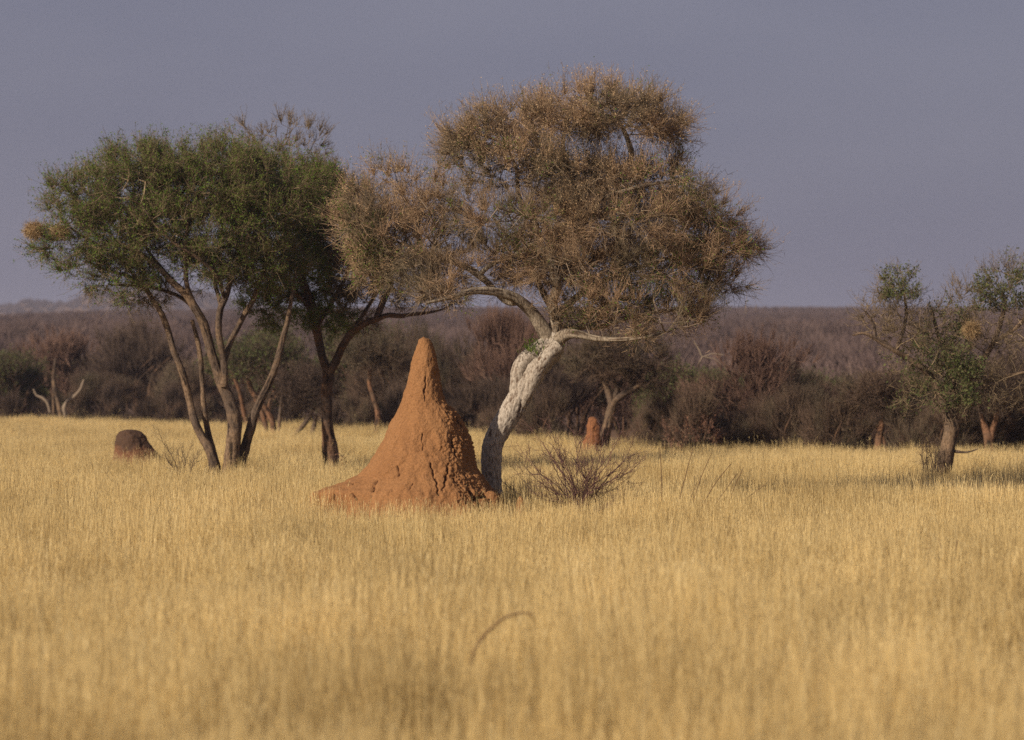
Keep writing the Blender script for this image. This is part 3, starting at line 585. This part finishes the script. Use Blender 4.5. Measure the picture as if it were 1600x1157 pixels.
# --- dark-trunked green tree in the middle
tree('acacia_tree', 'green acacia with single dark trunk forking into a long low right limb', 517, 55.5,
     [([(520, 770, 0, 17), (518, 735, 0, 13), (516, 705, 0, 12.5), (512, 675, 0, 9.5), (511, 645, 0, 8), (510, 615, 0, 8.5), (512, 590, 0, 9), (515, 572, 0, 8.5)], 1),
      ([(513, 585, 0, 7), (505, 562, 0, 6.5), (499, 537, 0, 6.5), (494, 512, 0, 7), (488, 485, 0, 7.5), (480, 460, 0, 7), (470, 430, 0, 6), (458, 390, 0, 4.5), (448, 330, 0, 3), (452, 260, 0, 2)], .45),
      ([(514, 584, 0, 7), (526, 562, -.1, 6.5), (537, 538, -.2, 6), (550, 520, -.2, 6), (566, 507, -.3, 5.5), (588, 499, -.3, 4.6), (606, 493, -.3, 4), (625, 494, -.3, 3.6), (640, 492, -.3, 3), (660, 490, -.3, 2.5), (690, 484, -.4, 1.6), (715, 470, -.4, 1)], .4)],
     [([(588, 499, -.3, 5), (597, 475, -.2, 5), (606, 455, -.2, 4), (612, 430, -.2, 3), (610, 390, 0, 2)], .1), ([(494, 512, 0, 4), (520, 470, .3, 3.5), (545, 420, .5, 3), (555, 360, .5, 2), (560, 310, .4, 1.5)], .1),
      ([(550, 520, -.2, 4), (575, 480, .4, 3), (600, 440, .6, 2)], .1), ([(488, 485, 0, 4), (455, 450, -.4, 3), (425, 410, -.6, 2)], .1)],
     [(500, 300, 0, 62, 42, 1.3, 1.0), (450, 330, .2, 85, 55, 1.5, 1.1), (520, 370, 0, 75, 55, 1.4, 1.1), (560, 430, 0, 75, 40, 1.3, .7), (470, 420, .1, 85, 45, 1.4, .8), (440, 480, .2, 60, 35, 1.1, .4), (530, 490, .3, 65, 32, 1.1, .4),
      (640, 455, -.1, 75, 30, .9, .35), (690, 470, -.3, 35, 18, .5, .14), (590, 370, .3, 60, 45, 1.1, .45), (440, 226, 0, 95, 40, .8, .36), (425, 275, 0, 60, 30, 1.0, .3), (560, 330, .2, 70, 40, 1.1, .7)],
     (M_darkbark, M_darkbark, M_gtwig), nattr=1500, ntw=9, twl=(.16, .4), twr=.005, bf=.3, seg=.2, gap=.25, seed=31, r0=.004,
     leaf=[(M_greenleaf, 55000, .045, lambda P: (P[:, 0] < ground(528, 55.5)[0] + .5 * vnoise(P)) & (P[:, 2] < W(0, 262, 55.5)[2] + .15 * vnoise(P * 2)))])

# --- open crowned tree at the right edge
tree('thorn_tree', 'sparse open-crowned thorn tree near the right edge with a short thick reddish trunk', 1474, 51,
     [([(1472, 785, 0, 17), (1474, 745, 0, 13), (1478, 715, 0, 12), (1483, 690, 0, 11), (1487, 668, 0, 11.5), (1484, 655, 0, 10), (1478, 640, 0, 7.5)], 1)],
     [([(1486, 668, 0, 8), (1476, 640, 0, 7), (1468, 615, 0, 6), (1458, 592, 0, 5.5), (1440, 574, -.1, 5), (1418, 560, -.1, 4.6), (1400, 549, -.2, 4.2), (1385, 540, -.2, 4), (1368, 529, -.2, 3.2), (1350, 521, -.2, 2.2), (1332, 524, -.2, 1.2)], .35),
      ([(1487, 662, 0, 8), (1495, 635, .1, 6.5), (1503, 610, .2, 6), (1520, 585, .3, 5), (1538, 560, .3, 4.4), (1552, 535, .3, 4), (1562, 510, .3, 3.6), (1568, 490, .3, 3), (1572, 465, .3, 2)], .3),
      ([(1495, 640, .1, 5), (1490, 600, .3, 4.5), (1478, 560, .5, 3.8), (1465, 520, .6, 3), (1455, 480, .6, 2)], .2),
      ([(1368, 529, -.2, 3), (1364, 505, 0, 2.4), (1352, 487, 0, 1.6)], .1), ([(1400, 549, -.2, 3.4), (1410, 520, .2, 3), (1416, 490, .2, 2.6), (1412, 455, .2, 1.6)], .1),
      ([(1503, 610, .2, 4), (1530, 600, .5, 2.6), (1565, 590, .7, 2.2), (1610, 580, -.8, 2)], .2), ([(1486, 705, 0, 3), (1510, 707, -.1, 1.5), (1528, 702, -.15, 1)], .98), ([(1552, 535, .3, 3), (1590, 510, 0, 3), (1620, 470, 0, 2)], .1)],
     [(1408, 450, 0, 40, 30, .6, .5), (1420, 500, 0, 60, 40, .8, .6), (1370, 500, 0, 42, 34, .7, .4), (1470, 520, 0, 70, 55, 1.2, .9), (1520, 540, .1, 80, 60, 1.3, 1.1), (1575, 450, .2, 55, 42, .9, .9), (1560, 520, .2, 70, 50, 1.1, .8),
      (1500, 600, .1, 80, 38, 1.2, .8), (1610, 520, .2, 60, 60, 1.1, .6), (1590, 600, .1, 60, 40, 1.1, .5), (1440, 560, 0, 60, 30, .9, .4), (1500, 470, .2, 50, 25, .8, .3), (1450, 620, .2, 50, 25, .8, .3)],
     (M_brownbark, M_brownbark, M_gtwig), nattr=800, ntw=5, twl=(.12, .45), twr=.0038, bf=.3, seg=.2, gap=.6, shell=.5, seed=41, r0=.0042,
     leaf=[(M_olive, 4200, .05, lambda P: vnoise(P * .9 + 12) > .28), (M_olive, 3000, .045, lambda P: (np.abs(P[:, 0] - ground(1572, 51)[0]) < .6) & (np.abs(P[:, 2] - W(0, 452, 51)[2]) < .35)),
           (M_olive, 1700, .045, lambda P: (np.abs(P[:, 0] - ground(1408, 51)[0]) < .35) & (np.abs(P[:, 2] - W(0, 440, 51)[2]) < .3)), (M_olive, 2500, .05, lambda P: (np.abs(P[:, 0] - ground(1505, 51)[0]) < .35) & (np.abs(P[:, 2] - W(0, 595, 51)[2]) < .45))])

# --- slim pale trunk beside the small red mound
tree('thorn_tree', 'small slim tree with a pale brown trunk beside the small red mound', 943, 69.5,
     [([(941, 725, 0, 10), (944, 695, 0, 8), (949, 665, 0, 7.5), (955, 640, 0, 7), (960, 625, 0, 7)], 1)],
     [([(957, 636, 0, 6), (950, 612, 0, 5), (944, 597, 0, 4), (934, 585, 0, 3), (922, 575, 0, 2)], .3), ([(960, 630, 0, 5.5), (964, 605, 0, 4), (957, 590, .1, 3), (948, 570, .1, 2)], .3),
      ([(961, 626, 0, 6), (975, 616, -.1, 5), (992, 607, -.2, 3.5), (1010, 595, -.2, 2)], .3), ([(962, 612, .0, 4), (975, 590, .2, 3), (985, 565, .3, 2)], .2)],
     [(940, 565, 0, 55, 28, .9, 1), (985, 560, 0, 60, 30, .9, 1), (1010, 590, 0, 35, 18, .6, .4)],
     (M_brownbark, M_brownbark, M_brtwig), nattr=380, ntw=9, twl=(.2, .45), twr=.0065, bf=.3, seg=.25, gap=.2, seed=51, r0=.005)

# ------------------------------------------------------------------ thicket bushes
def proto_bush(seed, R=(2.2, 1.9), H=3.2, low=.25, nst=9, nattr=520, ntw=11, mtw=None, leafm=None, nleaf=0, flat=False, trunkm=None, name='bush', upb=.5, twl=(.3, .7), lsz=.09):
    g = np.random.default_rng(seed); o = empty(name, (0, 0, 0)); st = MB(); Cs = []
    for i in range(nst):
        a = g.uniform(0, 2 * np.pi); f = g.uniform(.35, .85); hh = H * g.uniform(.55, .8)
        b = np.array([g.normal(0, .12), g.normal(0, .12), -.1]); e = np.array([math.cos(a) * R[0] * f, math.sin(a) * R[1] * f, hh])
        mid = b + (e - b) * .5 + np.array([math.cos(a) * -.15 + g.normal(0, .12), g.normal(0, .12), .25 * hh * (1 if not flat else .5)])
        r = g.uniform(.03, .06) * (1.7 if flat and i < 3 else 1)
        P = catmull(np.array([[*b, r], [*((b + mid) / 2 + g.normal(0, .06, 3)), r * .8], [*mid, r * .6], [*e, .012]]), .12); tube(st, P[:, :3], P[:, 3], k=7, seed=i, ridge=.12)
        Cs.append((P, .25))
    st.build('stems', trunkm or M_darkbark, o); sk = px_skel(Cs, .15)
    blobs = []
    for i in range(14):
        a = g.uniform(0, 2 * np.pi); q = g.uniform(.2, .75) ; z = g.uniform(low + .12, .82)
        env = math.sqrt(max(.1, 1 - (z - .3) ** 2 * 1.6)) if not flat else (.55 + .45 * z)
        if flat: z = g.uniform(.5, .86)
        s = g.uniform(.28, .45); blobs.append([math.cos(a) * R[0] * q * env, math.sin(a) * R[1] * q * env, z * H, s * R[0], s * R[1], s * H * (.42 if not flat else .25), 1])
    A, O = blob_points(blobs, nattr, .2, seed=seed, shell=.5); A[:, 2] = np.maximum(A[:, 2], .1)
    P, par, ns = grow(sk, A, .3, .3, .04, seed=seed); bm = MB(); Rr, tip = branch_mesh(bm, P, par, ns, r0=.006, seed=seed, k=4)
    thin = np.where((np.arange(len(P)) >= ns))[0]; w = np.where(tip[thin], 3., 1.); w /= w.sum(); src = g.choice(thin, nattr * ntw, p=w)
    c = np.array([0, 0, H * .15]); od = norm(P[src] - c); D = norm(.6 * norm(P[src] - P[np.maximum(par[src], 0)]) + .9 * od + .45 * g.normal(0, 1, (len(src), 3)) + np.array([0, 0, upb]))
    pts, dr = twigs(bm, P[src], D, g.uniform(*twl, len(src)), .0075, seed=seed, bend=.22)
    bm.build('twigs', mtw or M_brtwig, o)
    if leafm:
        lb = MB(); leaves(lb, pts[g.choice(len(pts), nleaf)], lsz, seed); lb.build('foliage', leafm, o)
    return o
PRO = {
 'dome': [proto_bush(401), proto_bush(402, low=.1)],
 'red': [proto_bush(403, mtw=M_redtwig, upb=.5, twl=(.2,.5)), proto_bush(404, mtw=M_redtwig, upb=.5, low=.1, twl=(.2,.5))],
 'olive': [proto_bush(405, leafm=M_olive, nleaf=9000), proto_bush(406, leafm=M_olive, nleaf=13000, low=.1)],
 'dark': [proto_bush(407, mtw=M_dtwig), proto_bush(408, mtw=M_dtwig, low=.05, H=3.0)],
 'umb': [proto_bush(409, flat=True, nst=7, upb=.25, name='umbrella_thorn'), proto_bush(410, flat=True, nst=6, mtw=M_redtwig, name='umbrella_thorn', upb=.7)],
 'ugr': [proto_bush(411, flat=True, nst=7, leafm=M_olive, nleaf=16000, name='umbrella_thorn', trunkm=M_orangebark), proto_bush(412, flat=True, nst=6, name='umbrella_thorn', trunkm=M_orangebark)],
 'rust': [proto_bush(413, nattr=160, ntw=8, R=(.9, .9), H=1.5, leafm=M_rust, nleaf=4200, mtw=M_redtwig, low=.05, twl=(.15, .35), lsz=.06)],
 'low': [proto_bush(414, nattr=260, ntw=9, R=(1.5, 1.1), H=1.5, mtw=M_dtwig, low=.02, nst=12), proto_bush(415, nattr=260, ntw=9, R=(1.5, 1.1), H=1.5, mtw=M_brtwig, low=.02, nst=12)],
}
PH = {'dome': 3.25, 'red': 3.25, 'olive': 3.25, 'dark': 3.2, 'umb': 3.2, 'ugr': 3.2, 'rust': 1.55, 'low': 1.5}
PW = {'dome': 4.4, 'red': 4.4, 'olive': 4.4, 'dark': 4.4, 'umb': 4.4, 'ugr': 4.4, 'rust': 1.9, 'low': 3.1}
used = set()
def place(kind, v, px, top, wpx, d, label, group, cat='bush'):
    src = PRO[kind][v % len(PRO[kind])]; b = ground(px, d); h = CAMH + (HZ - top) / FP * d; w = wpx / FP * d
    if src.name in used:
        r = src.copy(); scene.collection.objects.link(r)
        for ch in src.children:
            c = ch.copy(); scene.collection.objects.link(c); c.parent = r
    else: r = src; used.add(src.name)
    r.location = [float(q) for q in b]; sx = w / PW[kind]; r.scale = (sx, sx * .95, h / PH[kind] / 1.02); r.rotation_euler = (0, 0, random.Random(int(px * 7 + top)).uniform(-.6, .6) + (math.pi if int(px + top) % 2 else 0))
    tag(r, label, cat, group)
GL, GM, GR = 'leafless bushes of the thicket at left', 'bushes of the thicket behind the tall mound', 'leafless bushes of the thicket at right'
main = [
 ('olive', 0, 20, 548, 170, 117, 'olive-tinged bush at the far left end of the thicket', GL),
 ('red', 0, 110, 512, 215, 121, 'broad reddish-brown bush rising above the pale dead branches at left', GL),
 ('dark', 0, 215, 505, 190, 119, 'dark brown bush in the thicket just left of the multi-stemmed acacia', GL),
 ('umb', 0, 165, 585, 150, 116, 'low spreading thorn bush above the low dark-topped mound', GL),
 ('dome', 1, 300, 560, 150, 111, 'grey-brown bush behind the stems of the multi-stemmed acacia', GL),
 ('ugr', 0, 400, 505, 190, 99, 'green-leaved flat-topped thorn with orange stems right of the multi-stemmed acacia', GM),
 ('olive', 1, 455, 545, 150, 104, 'dim olive bush between the two green acacias', GM),
 ('olive', 0, 560, 500, 200, 99, 'tall olive bush left of the tall mound tip under the dark low limb', GM),
 ('dome', 0, 640, 505, 190, 97, 'brown bush directly behind the tip of the tall mound', GM),
 ('dome', 1, 720, 522, 200, 92, 'mauve-brown bush between the tall mound tip and the pale leaning trunk', GM),
 ('umb', 1, 806, 488, 165, 88, 'red-topped umbrella-shaped thorn seen just left of the fork of the pale leaning tree', GM),
 ('dark', 1, 770, 580, 170, 85, 'dark bush behind the bend of the pale leaning trunk', GM),
 ('dark', 0, 870, 570, 160, 82, 'dark brown bush just right of the pale leaning trunk', GM),
 ('umb', 0, 900, 545, 150, 84, 'brown spreading thorn left of the slim pale-brown trunk', GM),
 ('red', 1, 1010, 535, 170, 84, 'reddish-brown bush behind the slim pale-brown trunk', GM),
 ('olive', 1, 1060, 560, 150, 76, 'olive-brown bush left of the great reddish dome bush', GR),
 ('dome', 0, 1225, 562, 170, 75.5, 'grey-brown bush filling in behind the right flank of the great reddish dome bush', GR),
 ('red', 0, 1165, 512, 250, 73, 'great dome-shaped bush with reddish top right of centre', GR),
 ('rust', 0, 1085, 632, 95, 69.5, 'small rust-leaved shrub at the thicket edge below the great dome bush', GR),
 ('dome', 0, 1255, 600, 160, 71, 'grey-brown bush right of the great reddish dome bush', GR),
 ('red', 1, 1335, 580, 190, 74, 'rounded reddish-brown bush left of the sparse right-hand tree', GR),
 ('dome', 1, 1420, 578, 170, 75, 'brown bush under the long left limb of the sparse right-hand tree', GR),
 ('dark', 1, 1495, 600, 160, 73, 'dark bush behind the short reddish trunk at right', GR),
 ('ugr', 1, 1585, 565, 210, 73, 'dark spreading thorn with orange stems at the right edge', GR),
 ('dark', 0, 1660, 560, 190, 76, 'dark bush cut by the right edge of the picture', GR),
 ('dark', 1, -40, 540, 170, 122, 'dark bush cut by the left edge of the picture', GL),
]
for m in main: place(*m[:6], m[6], m[7], cat='thorn tree' if m[0] in ('umb', 'ugr') else 'bush')
rr = random.Random(5)
lab_low = {GL: 'knee-high dark undergrowth bush along the foot of the left thicket', GM: 'low dark undergrowth bush along the foot of the thicket behind the tall mound', GR: 'low dark undergrowth bush along the foot of the right thicket'}
lab_back = {GL: 'dim brown bush in the back rows of the left thicket', GM: 'dim brown bush in the back rows of the thicket behind the tall mound', GR: 'dim brown bush in the back rows of the right thicket'}
for x in range(-60, 1700, 48):
    if 890 < x < 975: continue
    d = edge_d(x) + rr.uniform(1, 4); G = GL if x < 380 else GM if x < 1040 else GR
    place('low', rr.randint(0, 1), x + rr.uniform(-15, 15), HZ + (FP * (rr.uniform(1.0, 1.7) * -1 + CAMH) / d), rr.uniform(95, 150) * 80 / d * .9, d, lab_low[G], 'undergrowth: ' + G)
for x in range(-80, 1720, 58):
    d = edge_d(x) + rr.uniform(9, 26); G = GL if x < 380 else GM if x < 1040 else GR
    place(rr.choice(['dome', 'dark', 'red', 'dome', 'olive']), rr.randint(0, 1), x + rr.uniform(-15, 15), rr.uniform(545, 575) if x < 1040 else rr.uniform(572, 596), rr.uniform(150, 200), d, lab_back[G], 'back rows: ' + G)
for k, l in PRO.items():
    for o in l:
        if o.name not in used: print('unused proto', k)

# --- traced bare trunks and dead wood standing in or before the thicket
def wood(name, px, d, lst, m, label, cat, group=None, k=8, part=None):
    b = ground(px, d); mb = MB()
    for i, p in enumerate(lst): limb(mb, p, d, k=k, step=.08, seed=i + int(px), ridge=.08)
    o = mb.build(name, m, None, b); o.location = b; return tag(o, label, cat, group)
wood('dead_branch', 100, 111, [[(104, 660, 0, 4), (100, 640, 0, 3.6), (106, 628, 0, 3), (118, 618, 0, 2.6), (126, 608, 0, 2), (131, 593, 0, 1.3)], [(112, 622, 0, 2), (112, 612, 0, 1.2)]], M_dead, 'pale forked dead branch reaching up right from the grass at left', 'dead branch')
wood('dead_branch', 60, 111, [[(78, 645, 0, 1.5), (74, 630, 0, 2.2), (66, 622, 0, 2), (57, 618, 0, 1.6), (52, 608, 0, 1)]], M_dead, 'short crooked pale dead branch at the far left', 'dead branch')
wood('bare_sapling', 90, 110.5, [[(98, 668, 0, 5), (95, 650, 0, 4), (90, 625, 0, 3.4), (84, 595, 0, 3), (87, 560, 0, 2)], [(84, 650, 0, 1.8), (83, 625, 0, 1.6), (83, 607, 0, 1)]], M_brownbark, 'thin upright brown trunk between the two pale dead branches', 'tree trunk')
def cut_tree(px, d, lst, m, blobs, mt, label, seed, cat='tree', name='thorn_tree', na=260, lf=None):
    tree(name, label, px, d, [(p, .6) for p in lst], [], blobs, (m, m, mt), nattr=na, ntw=8, twl=(.25, .5), twr=.007, bf=.3, seg=.3, gap=.2, seed=seed, r0=.006, cat=cat, trunk_k=10, leaf=lf)
cut_tree(590, 84, [[(586, 700, 0, 6), (589, 670, 0, 4.5), (590, 645, 0, 4), (583, 620, 0, 3.6), (577, 600, 0, 3.4), (578, 580, 0, 3), (574, 565, 0, 2)]], M_orangebark, [(575, 552, 0, 45, 20, .8, 1), (600, 565, 0, 40, 16, .8, .6)], M_brtwig, 'slender curving orange-brown sapling trunk left of the tall mound', 71)
cut_tree(425, 88, [[(430, 712, 0, 6), (428, 680, 0, 5), (424, 655, 0, 4.6), (410, 632, 0, 4), (394, 612, 0, 4), (388, 590, 0, 3)], [(422, 710, 0, 4), (416, 670, 0, 4), (408, 640, 0, 3)]], M_orangebark, [(390, 572, 0, 60, 24, .9, 1), (430, 560, 0, 55, 24, .9, 1)], M_brtwig,
         'leaning orange-brown tree with forked base behind the right stems of the multi-stemmed acacia', 72, lf=[(M_olive, 3000, .09, None)])
cut_tree(462, 86, [[(452, 706, 0, 5), (462, 680, 0, 4), (478, 660, 0, 3.5), (490, 640, 0, 2.5)], [(437, 705, 0, 3), (436, 670, 0, 3), (440, 620, 0, 2.4)], [(484, 706, 0, 5), (488, 680, 0, 4), (494, 650, 0, 3)]], M_brownbark, [(470, 610, 0, 60, 30, 1, 1)], M_dtwig,
         'cluster of slanting brown trunks between the two green acacias', 73)
cut_tree(1545, 67, [[(1548, 725, 0, 10), (1546, 700, 0, 8), (1543, 680, 0, 7), (1536, 660, 0, 4), (1532, 645, 0, 3)], [(1546, 700, 0, 6), (1550, 675, 0, 5), (1556, 655, 0, 4), (1560, 630, 0, 3)]], M_orangebark, [(1545, 618, 0, 60, 22, 1, 1)], M_dtwig, 'orange forked trunk behind the sparse tree near the right edge', 74)
cut_tree(1578, 69, [[(1574, 725, 0, 9), (1574, 690, 0, 7), (1578, 655, 0, 5), (1574, 625, 0, 4)], [(1594, 725, 0, 9), (1597, 690, 0, 8), (1602, 655, 0, 6), (1600, 620, 0, 4)]], M_orangebark, [(1585, 600, 0, 70, 26, 1, 1)], M_dtwig, 'pair of thick orange-brown trunks at the right edge', 75)
cut_tree(1375, 68.5, [[(1372, 715, 0, 7), (1373, 690, 0, 6.5), (1377, 665, 0, 5), (1384, 640, 0, 3)], [(1384, 715, 0, 4), (1381, 690, 0, 3.5), (1370, 665, 0, 3)]], M_orangebark, [(1375, 618, 0, 60, 22, 1, 1)], M_brtwig, 'rusty orange trunk half hidden in the thicket left of the sparse tree', 76)
wood('broken_branch', 1090, 71.4, [[(1084, 533, 0, 0.96), (1093, 548, 0, 1.08), (1098, 558, 0, 1.20), (1112, 553, 0, 0.90), (1130, 555, 0, 0.60)], [(1100, 558, 0, 0.96), (1118, 562, 0, 0.72), (1127, 570, 0, 0.48)], [(1098, 557, 0, 1.08), (1093, 566, 0, 0.78), (1090, 575, .3, 0.60)]], M_dead,
     'pale broken branch caught in the left side of the great dome bush', 'dead branch')

# ------------------------------------------------------------------ bare shrubs and stalks in the grass
def shrub(name, px, d, tips, label, m, cat='shrub', nsub=9, seed=1, r=.011, sub=(.12, .4), by=820, lf=None):
    g = np.random.default_rng(seed); b = ground(px, d); mb = MB(); allp = []; alld = []
    for (tx, ty, dy) in tips:
        e = W(tx, ty, d + dy); s = b + np.array([g.normal(0, .06), g.normal(0, .06), 0]); L = np.linalg.norm(e - s)
        m1 = s + (e - s) * .35 + np.array([(e - s)[0] * -.12, 0, .10 * L]) + g.normal(0, .03, 3); m2 = s + (e - s) * .7 + np.array([0, 0, .05 * L]) + g.normal(0, .04, 3)
        P = catmull(np.array([[*s, r], [*m1, r * .8], [*m2, r * .55], [*e, r * .28]]), .05); P[:, :3] += g.normal(0, .004, (len(P), 3))
        mb.frustums(P[:-1, :3], P[1:, :3], P[:-1, 3], P[1:, 3], 6, g.random()); T = norm(np.diff(P[:, :3], axis=0)); k = g.integers(int(len(T) * .25), len(T), nsub); allp.append(P[k, :3]); alld.append(T[k])
    P0 = np.concatenate(allp); D0 = np.concatenate(alld); D = norm(D0 + g.normal(0, .55, D0.shape) + np.array([0, 0, .2]))
    pts, dr = twigs(mb, P0, D, g.uniform(*sub, len(P0)), r * .36, nseg=4, seed=seed, bend=.22, up=.05)
    k = g.choice(len(pts), len(pts) // 2); twigs(mb, pts[k], norm(dr[k] + g.normal(0, .7, (len(k), 3))), g.uniform(.05, .18, len(k)), r * .24, nseg=2, seed=seed + 1)
    o = mb.build(name, m, None, b); o.location = b
    if lf:
        lb = MB(); leaves(lb, pts[g.choice(len(pts), lf[1])], lf[2], seed); f = lb.build('foliage', lf[0], o, b)
    return tag(o, label, cat)
g = np.random.default_rng(9)
tips = [(896, 672, .1), (912, 684, -.2), (868, 700, .1), (934, 702, .2), (890, 730, -.2), (924, 745, .2), (812, 720, -.1), (806, 692, .2), (822, 706, 0), (832, 672, -.2), (846, 690, .1), (858, 664, .3), (872, 676, -.1), (884, 700, .2), (905, 690, .4), (925, 676, .1), (944, 668, .3), (958, 690, -.1), (972, 672, .2), (990, 690, .0), (1002, 702, .1), (998, 722, -.2), (1010, 716, .1), (985, 745, .3), (980, 770, -.3), (840, 735, -.3), (826, 755, .1), (862, 720, -.4), (940, 720, -.4), (918, 712, -.2), (870, 745, .4), (955, 750, .3), (990, 735, -.2), (850, 775, -.2), (970, 790, -.2)]
shrub('bare_shrub', 905, 39.6, tips, 'leafless purple-brown shrub spreading from the grass right of the pale leaning trunk', M_purple, seed=3, r=.0085, nsub=15)
shrub('bare_shrub', 860, 40.2, [(775, 745, 0), (790, 760, .1), (800, 728, 0), (812, 770, 0), (828, 768, .1), (838, 774, .1), (846, 780, 0), (872, 785, 0)], 'dark low scrubby twigs between the clay stub and the purple-brown shrub', M_dtwig, nsub=8, seed=4, r=.008, sub=(.08, .2))
shrub('bare_shrub', 985, 39.8, [(948, 775, 0), (962, 768, .1), (972, 760, 0), (1000, 765, 0), (1012, 778, .1), (1026, 770, 0), (1040, 785, 0)], 'fine low brown twigs in the grass at the right foot of the purple-brown shrub', M_purple, nsub=9, seed=6, r=.006, sub=(.08, .22))
shrub('bare_shrub', 285, 52, [(246, 668, 0), (258, 690, .1), (262, 714, 0), (275, 700, 0), (288, 704, 0), (300, 696, 0), (310, 712, .1), (320, 700, 0), (268, 722, 0), (296, 724, 0), (326, 726, 0)], 'tangle of thin bare twigs between the low dark-topped mound and the acacia stems', M_dtwig, nsub=8, seed=7, r=.009, sub=(.1, .3))
shrub('small_shrub', 534, 55, [(520, 716, 0), (528, 712, 0), (538, 715, .1), (546, 720, 0), (548, 728, 0), (505, 728, 0), (542, 735, 0)], 'small brown shrub at the foot of the dark-trunked acacia', M_dtwig, nsub=10, seed=8, r=.008, sub=(.08, .2), lf=(M_rust, 260, .04))
shrub('small_shrub', 1456, 50.5, [(1440, 700, 0), (1446, 690, 0), (1452, 684, .1), (1458, 695, 0), (1465, 690, 0), (1438, 715, 0), (1443, 728, 0), (1462, 705, .1), (1470, 712, 0)], 'dense grey twiggy shrub hugging the foot of the short reddish trunk', M_brtwig, nsub=22, seed=9, r=.010, sub=(.1, .3))
shrub('small_shrub', 475, 62, [(452, 712, 0), (458, 705, 0), (466, 715, .1), (470, 700, 0), (482, 712, 0)], 'faint thin brown twigs in the grass between the two green acacias', M_stalk, nsub=5, seed=10, r=.007, sub=(.1, .25))
def stalk(px, d, pts, r=1.0, label='', m=M_stalk, group='tall dry stalks leaning in the grass'):
    wood('dry_stalk', px, d, [[(x, y, 0, r * (1 - .6 * i / len(pts))) for i, (x, y) in enumerate(pts)]], m, label, 'stalk', group, k=5)
SL = 'thin dark dry stalk leaning right above the grass, right of the bare shrub'
for p in ([(1030, 830), (1034, 780), (1033, 735), (1031, 700)], [(1052, 830), (1062, 780), (1072, 740), (1083, 700)], [(1066, 835), (1080, 795), (1094, 750), (1110, 712)], [(1078, 835), (1098, 790), (1118, 755), (1142, 725)], [(1092, 840), (1110, 800), (1132, 768), (1152, 740)],
          [(1126, 840), (1134, 805), (1146, 765), (1162, 730)], [(1128, 830), (1150, 795), (1172, 775), (1195, 758)], [(1070, 825), (1076, 790), (1088, 755)]):
    stalk(p[0][0], 39 + rr.uniform(-1, 1), p, .9, SL)
stalk(785, 17, [(735, 1040), (742, 1015), (756, 994), (775, 975), (798, 961), (822, 958), (832, 962)], 3.0, 'blurred bent brown stalk arching in the foreground grass below the tall mound')
SR = 'one of a few crossed dry stems in the grass low at right'
for p in ([(1468, 905), (1458, 880), (1450, 858), (1436, 862), (1424, 870)], [(1470, 910), (1462, 875), (1447, 845)], [(1480, 915), (1476, 880), (1466, 840)], [(1478, 900), (1490, 870), (1496, 845)]):
    stalk(1470, 27, p, 1.4, SR, group='crossed dry stems low at right')

# ------------------------------------------------------------------ weaver nests
def nest(px, py, d, rx, ry, label, seed):
    g = np.random.default_rng(seed); c = W(px, py, d); a, b_ = rx / FP * d, ry / FP * d; mb = MB()
    ph = np.linspace(.01, np.pi - .01, 26); th = np.linspace(0, 2 * np.pi, 36, endpoint=False); PHI, TH = np.meshgrid(ph, th, indexing='ij')
    p = np.stack([np.sin(PHI) * np.cos(TH) * a, np.sin(PHI) * np.sin(TH) * a * .9, np.cos(PHI) * b_], -1).reshape(-1, 3) * .85; p *= (1 + .4 * fbm(p * 9 + seed, 3))[:, None]
    i = np.arange(25)[:, None]; j = np.arange(36)[None]; j2 = (j + 1) % 36
    mb.add(p + c, np.stack([i * 36 + j, (i + 1) * 36 + j, (i + 1) * 36 + j2, i * 36 + j2], -1).reshape(-1, 4), .4)
    n = 900; d_ = norm(g.normal(0, 1, (n, 3))); s = c + d_ * np.array([a, a * .9, b_]) * g.uniform(.7, .95, n)[:, None]
    tan = norm(np.cross(d_, g.normal(0, 1, (n, 3)))); twigs(mb, s, tan + .5 * d_, g.uniform(.07, .20, n), .0035, nseg=2, seed=seed, bend=.3, up=-.1)
    o = mb.build('weaver_nest', M_straw, None, c); o.location = c; tag(o, label, 'nest')
nest(54, 360, 52.6, 13, 10, 'orange straw weaver nest hanging at the left tip of the green acacia', 81)
nest(95, 364, 52.4, 10, 8, 'straw weaver nest inside the left edge of the green acacia', 82)
nest(1518, 515, 50.6, 8, 7.5, 'pale straw weaver nest in the sparse tree at right', 83)

# ------------------------------------------------------------------ haze
def haze(x0, x1, y0, y1, z0, z1, dens):
    mb = MB(); V = [(x, y, z) for z in (z0, z1) for y in (y0, y1) for x in (x0, x1)]
    mb.add(V, [[0, 2, 3, 1], [4, 5, 7, 6], [0, 1, 5, 4], [2, 6, 7, 3], [0, 4, 6, 2], [1, 3, 7, 5]])
    m = bpy.data.materials.new('haze'); m.use_nodes = True; t = m.node_tree; t.nodes.clear(); o = t.nodes.new('ShaderNodeOutputMaterial'); v = t.nodes.new('ShaderNodeVolumePrincipled')
    v.inputs['Color'].default_value = (.74, .76, .95, 1); v.inputs['Density'].default_value = dens; v.inputs['Anisotropy'].default_value = 0.2; t.links.new(v.outputs[0], o.inputs['Volume'])
    tag(mb.build('haze', m, smooth=False), kind='stuff')
HAZE = 0.00028
if HAZE: haze(-2600, 2600, -70, 4300, -1.2, 68, HAZE)
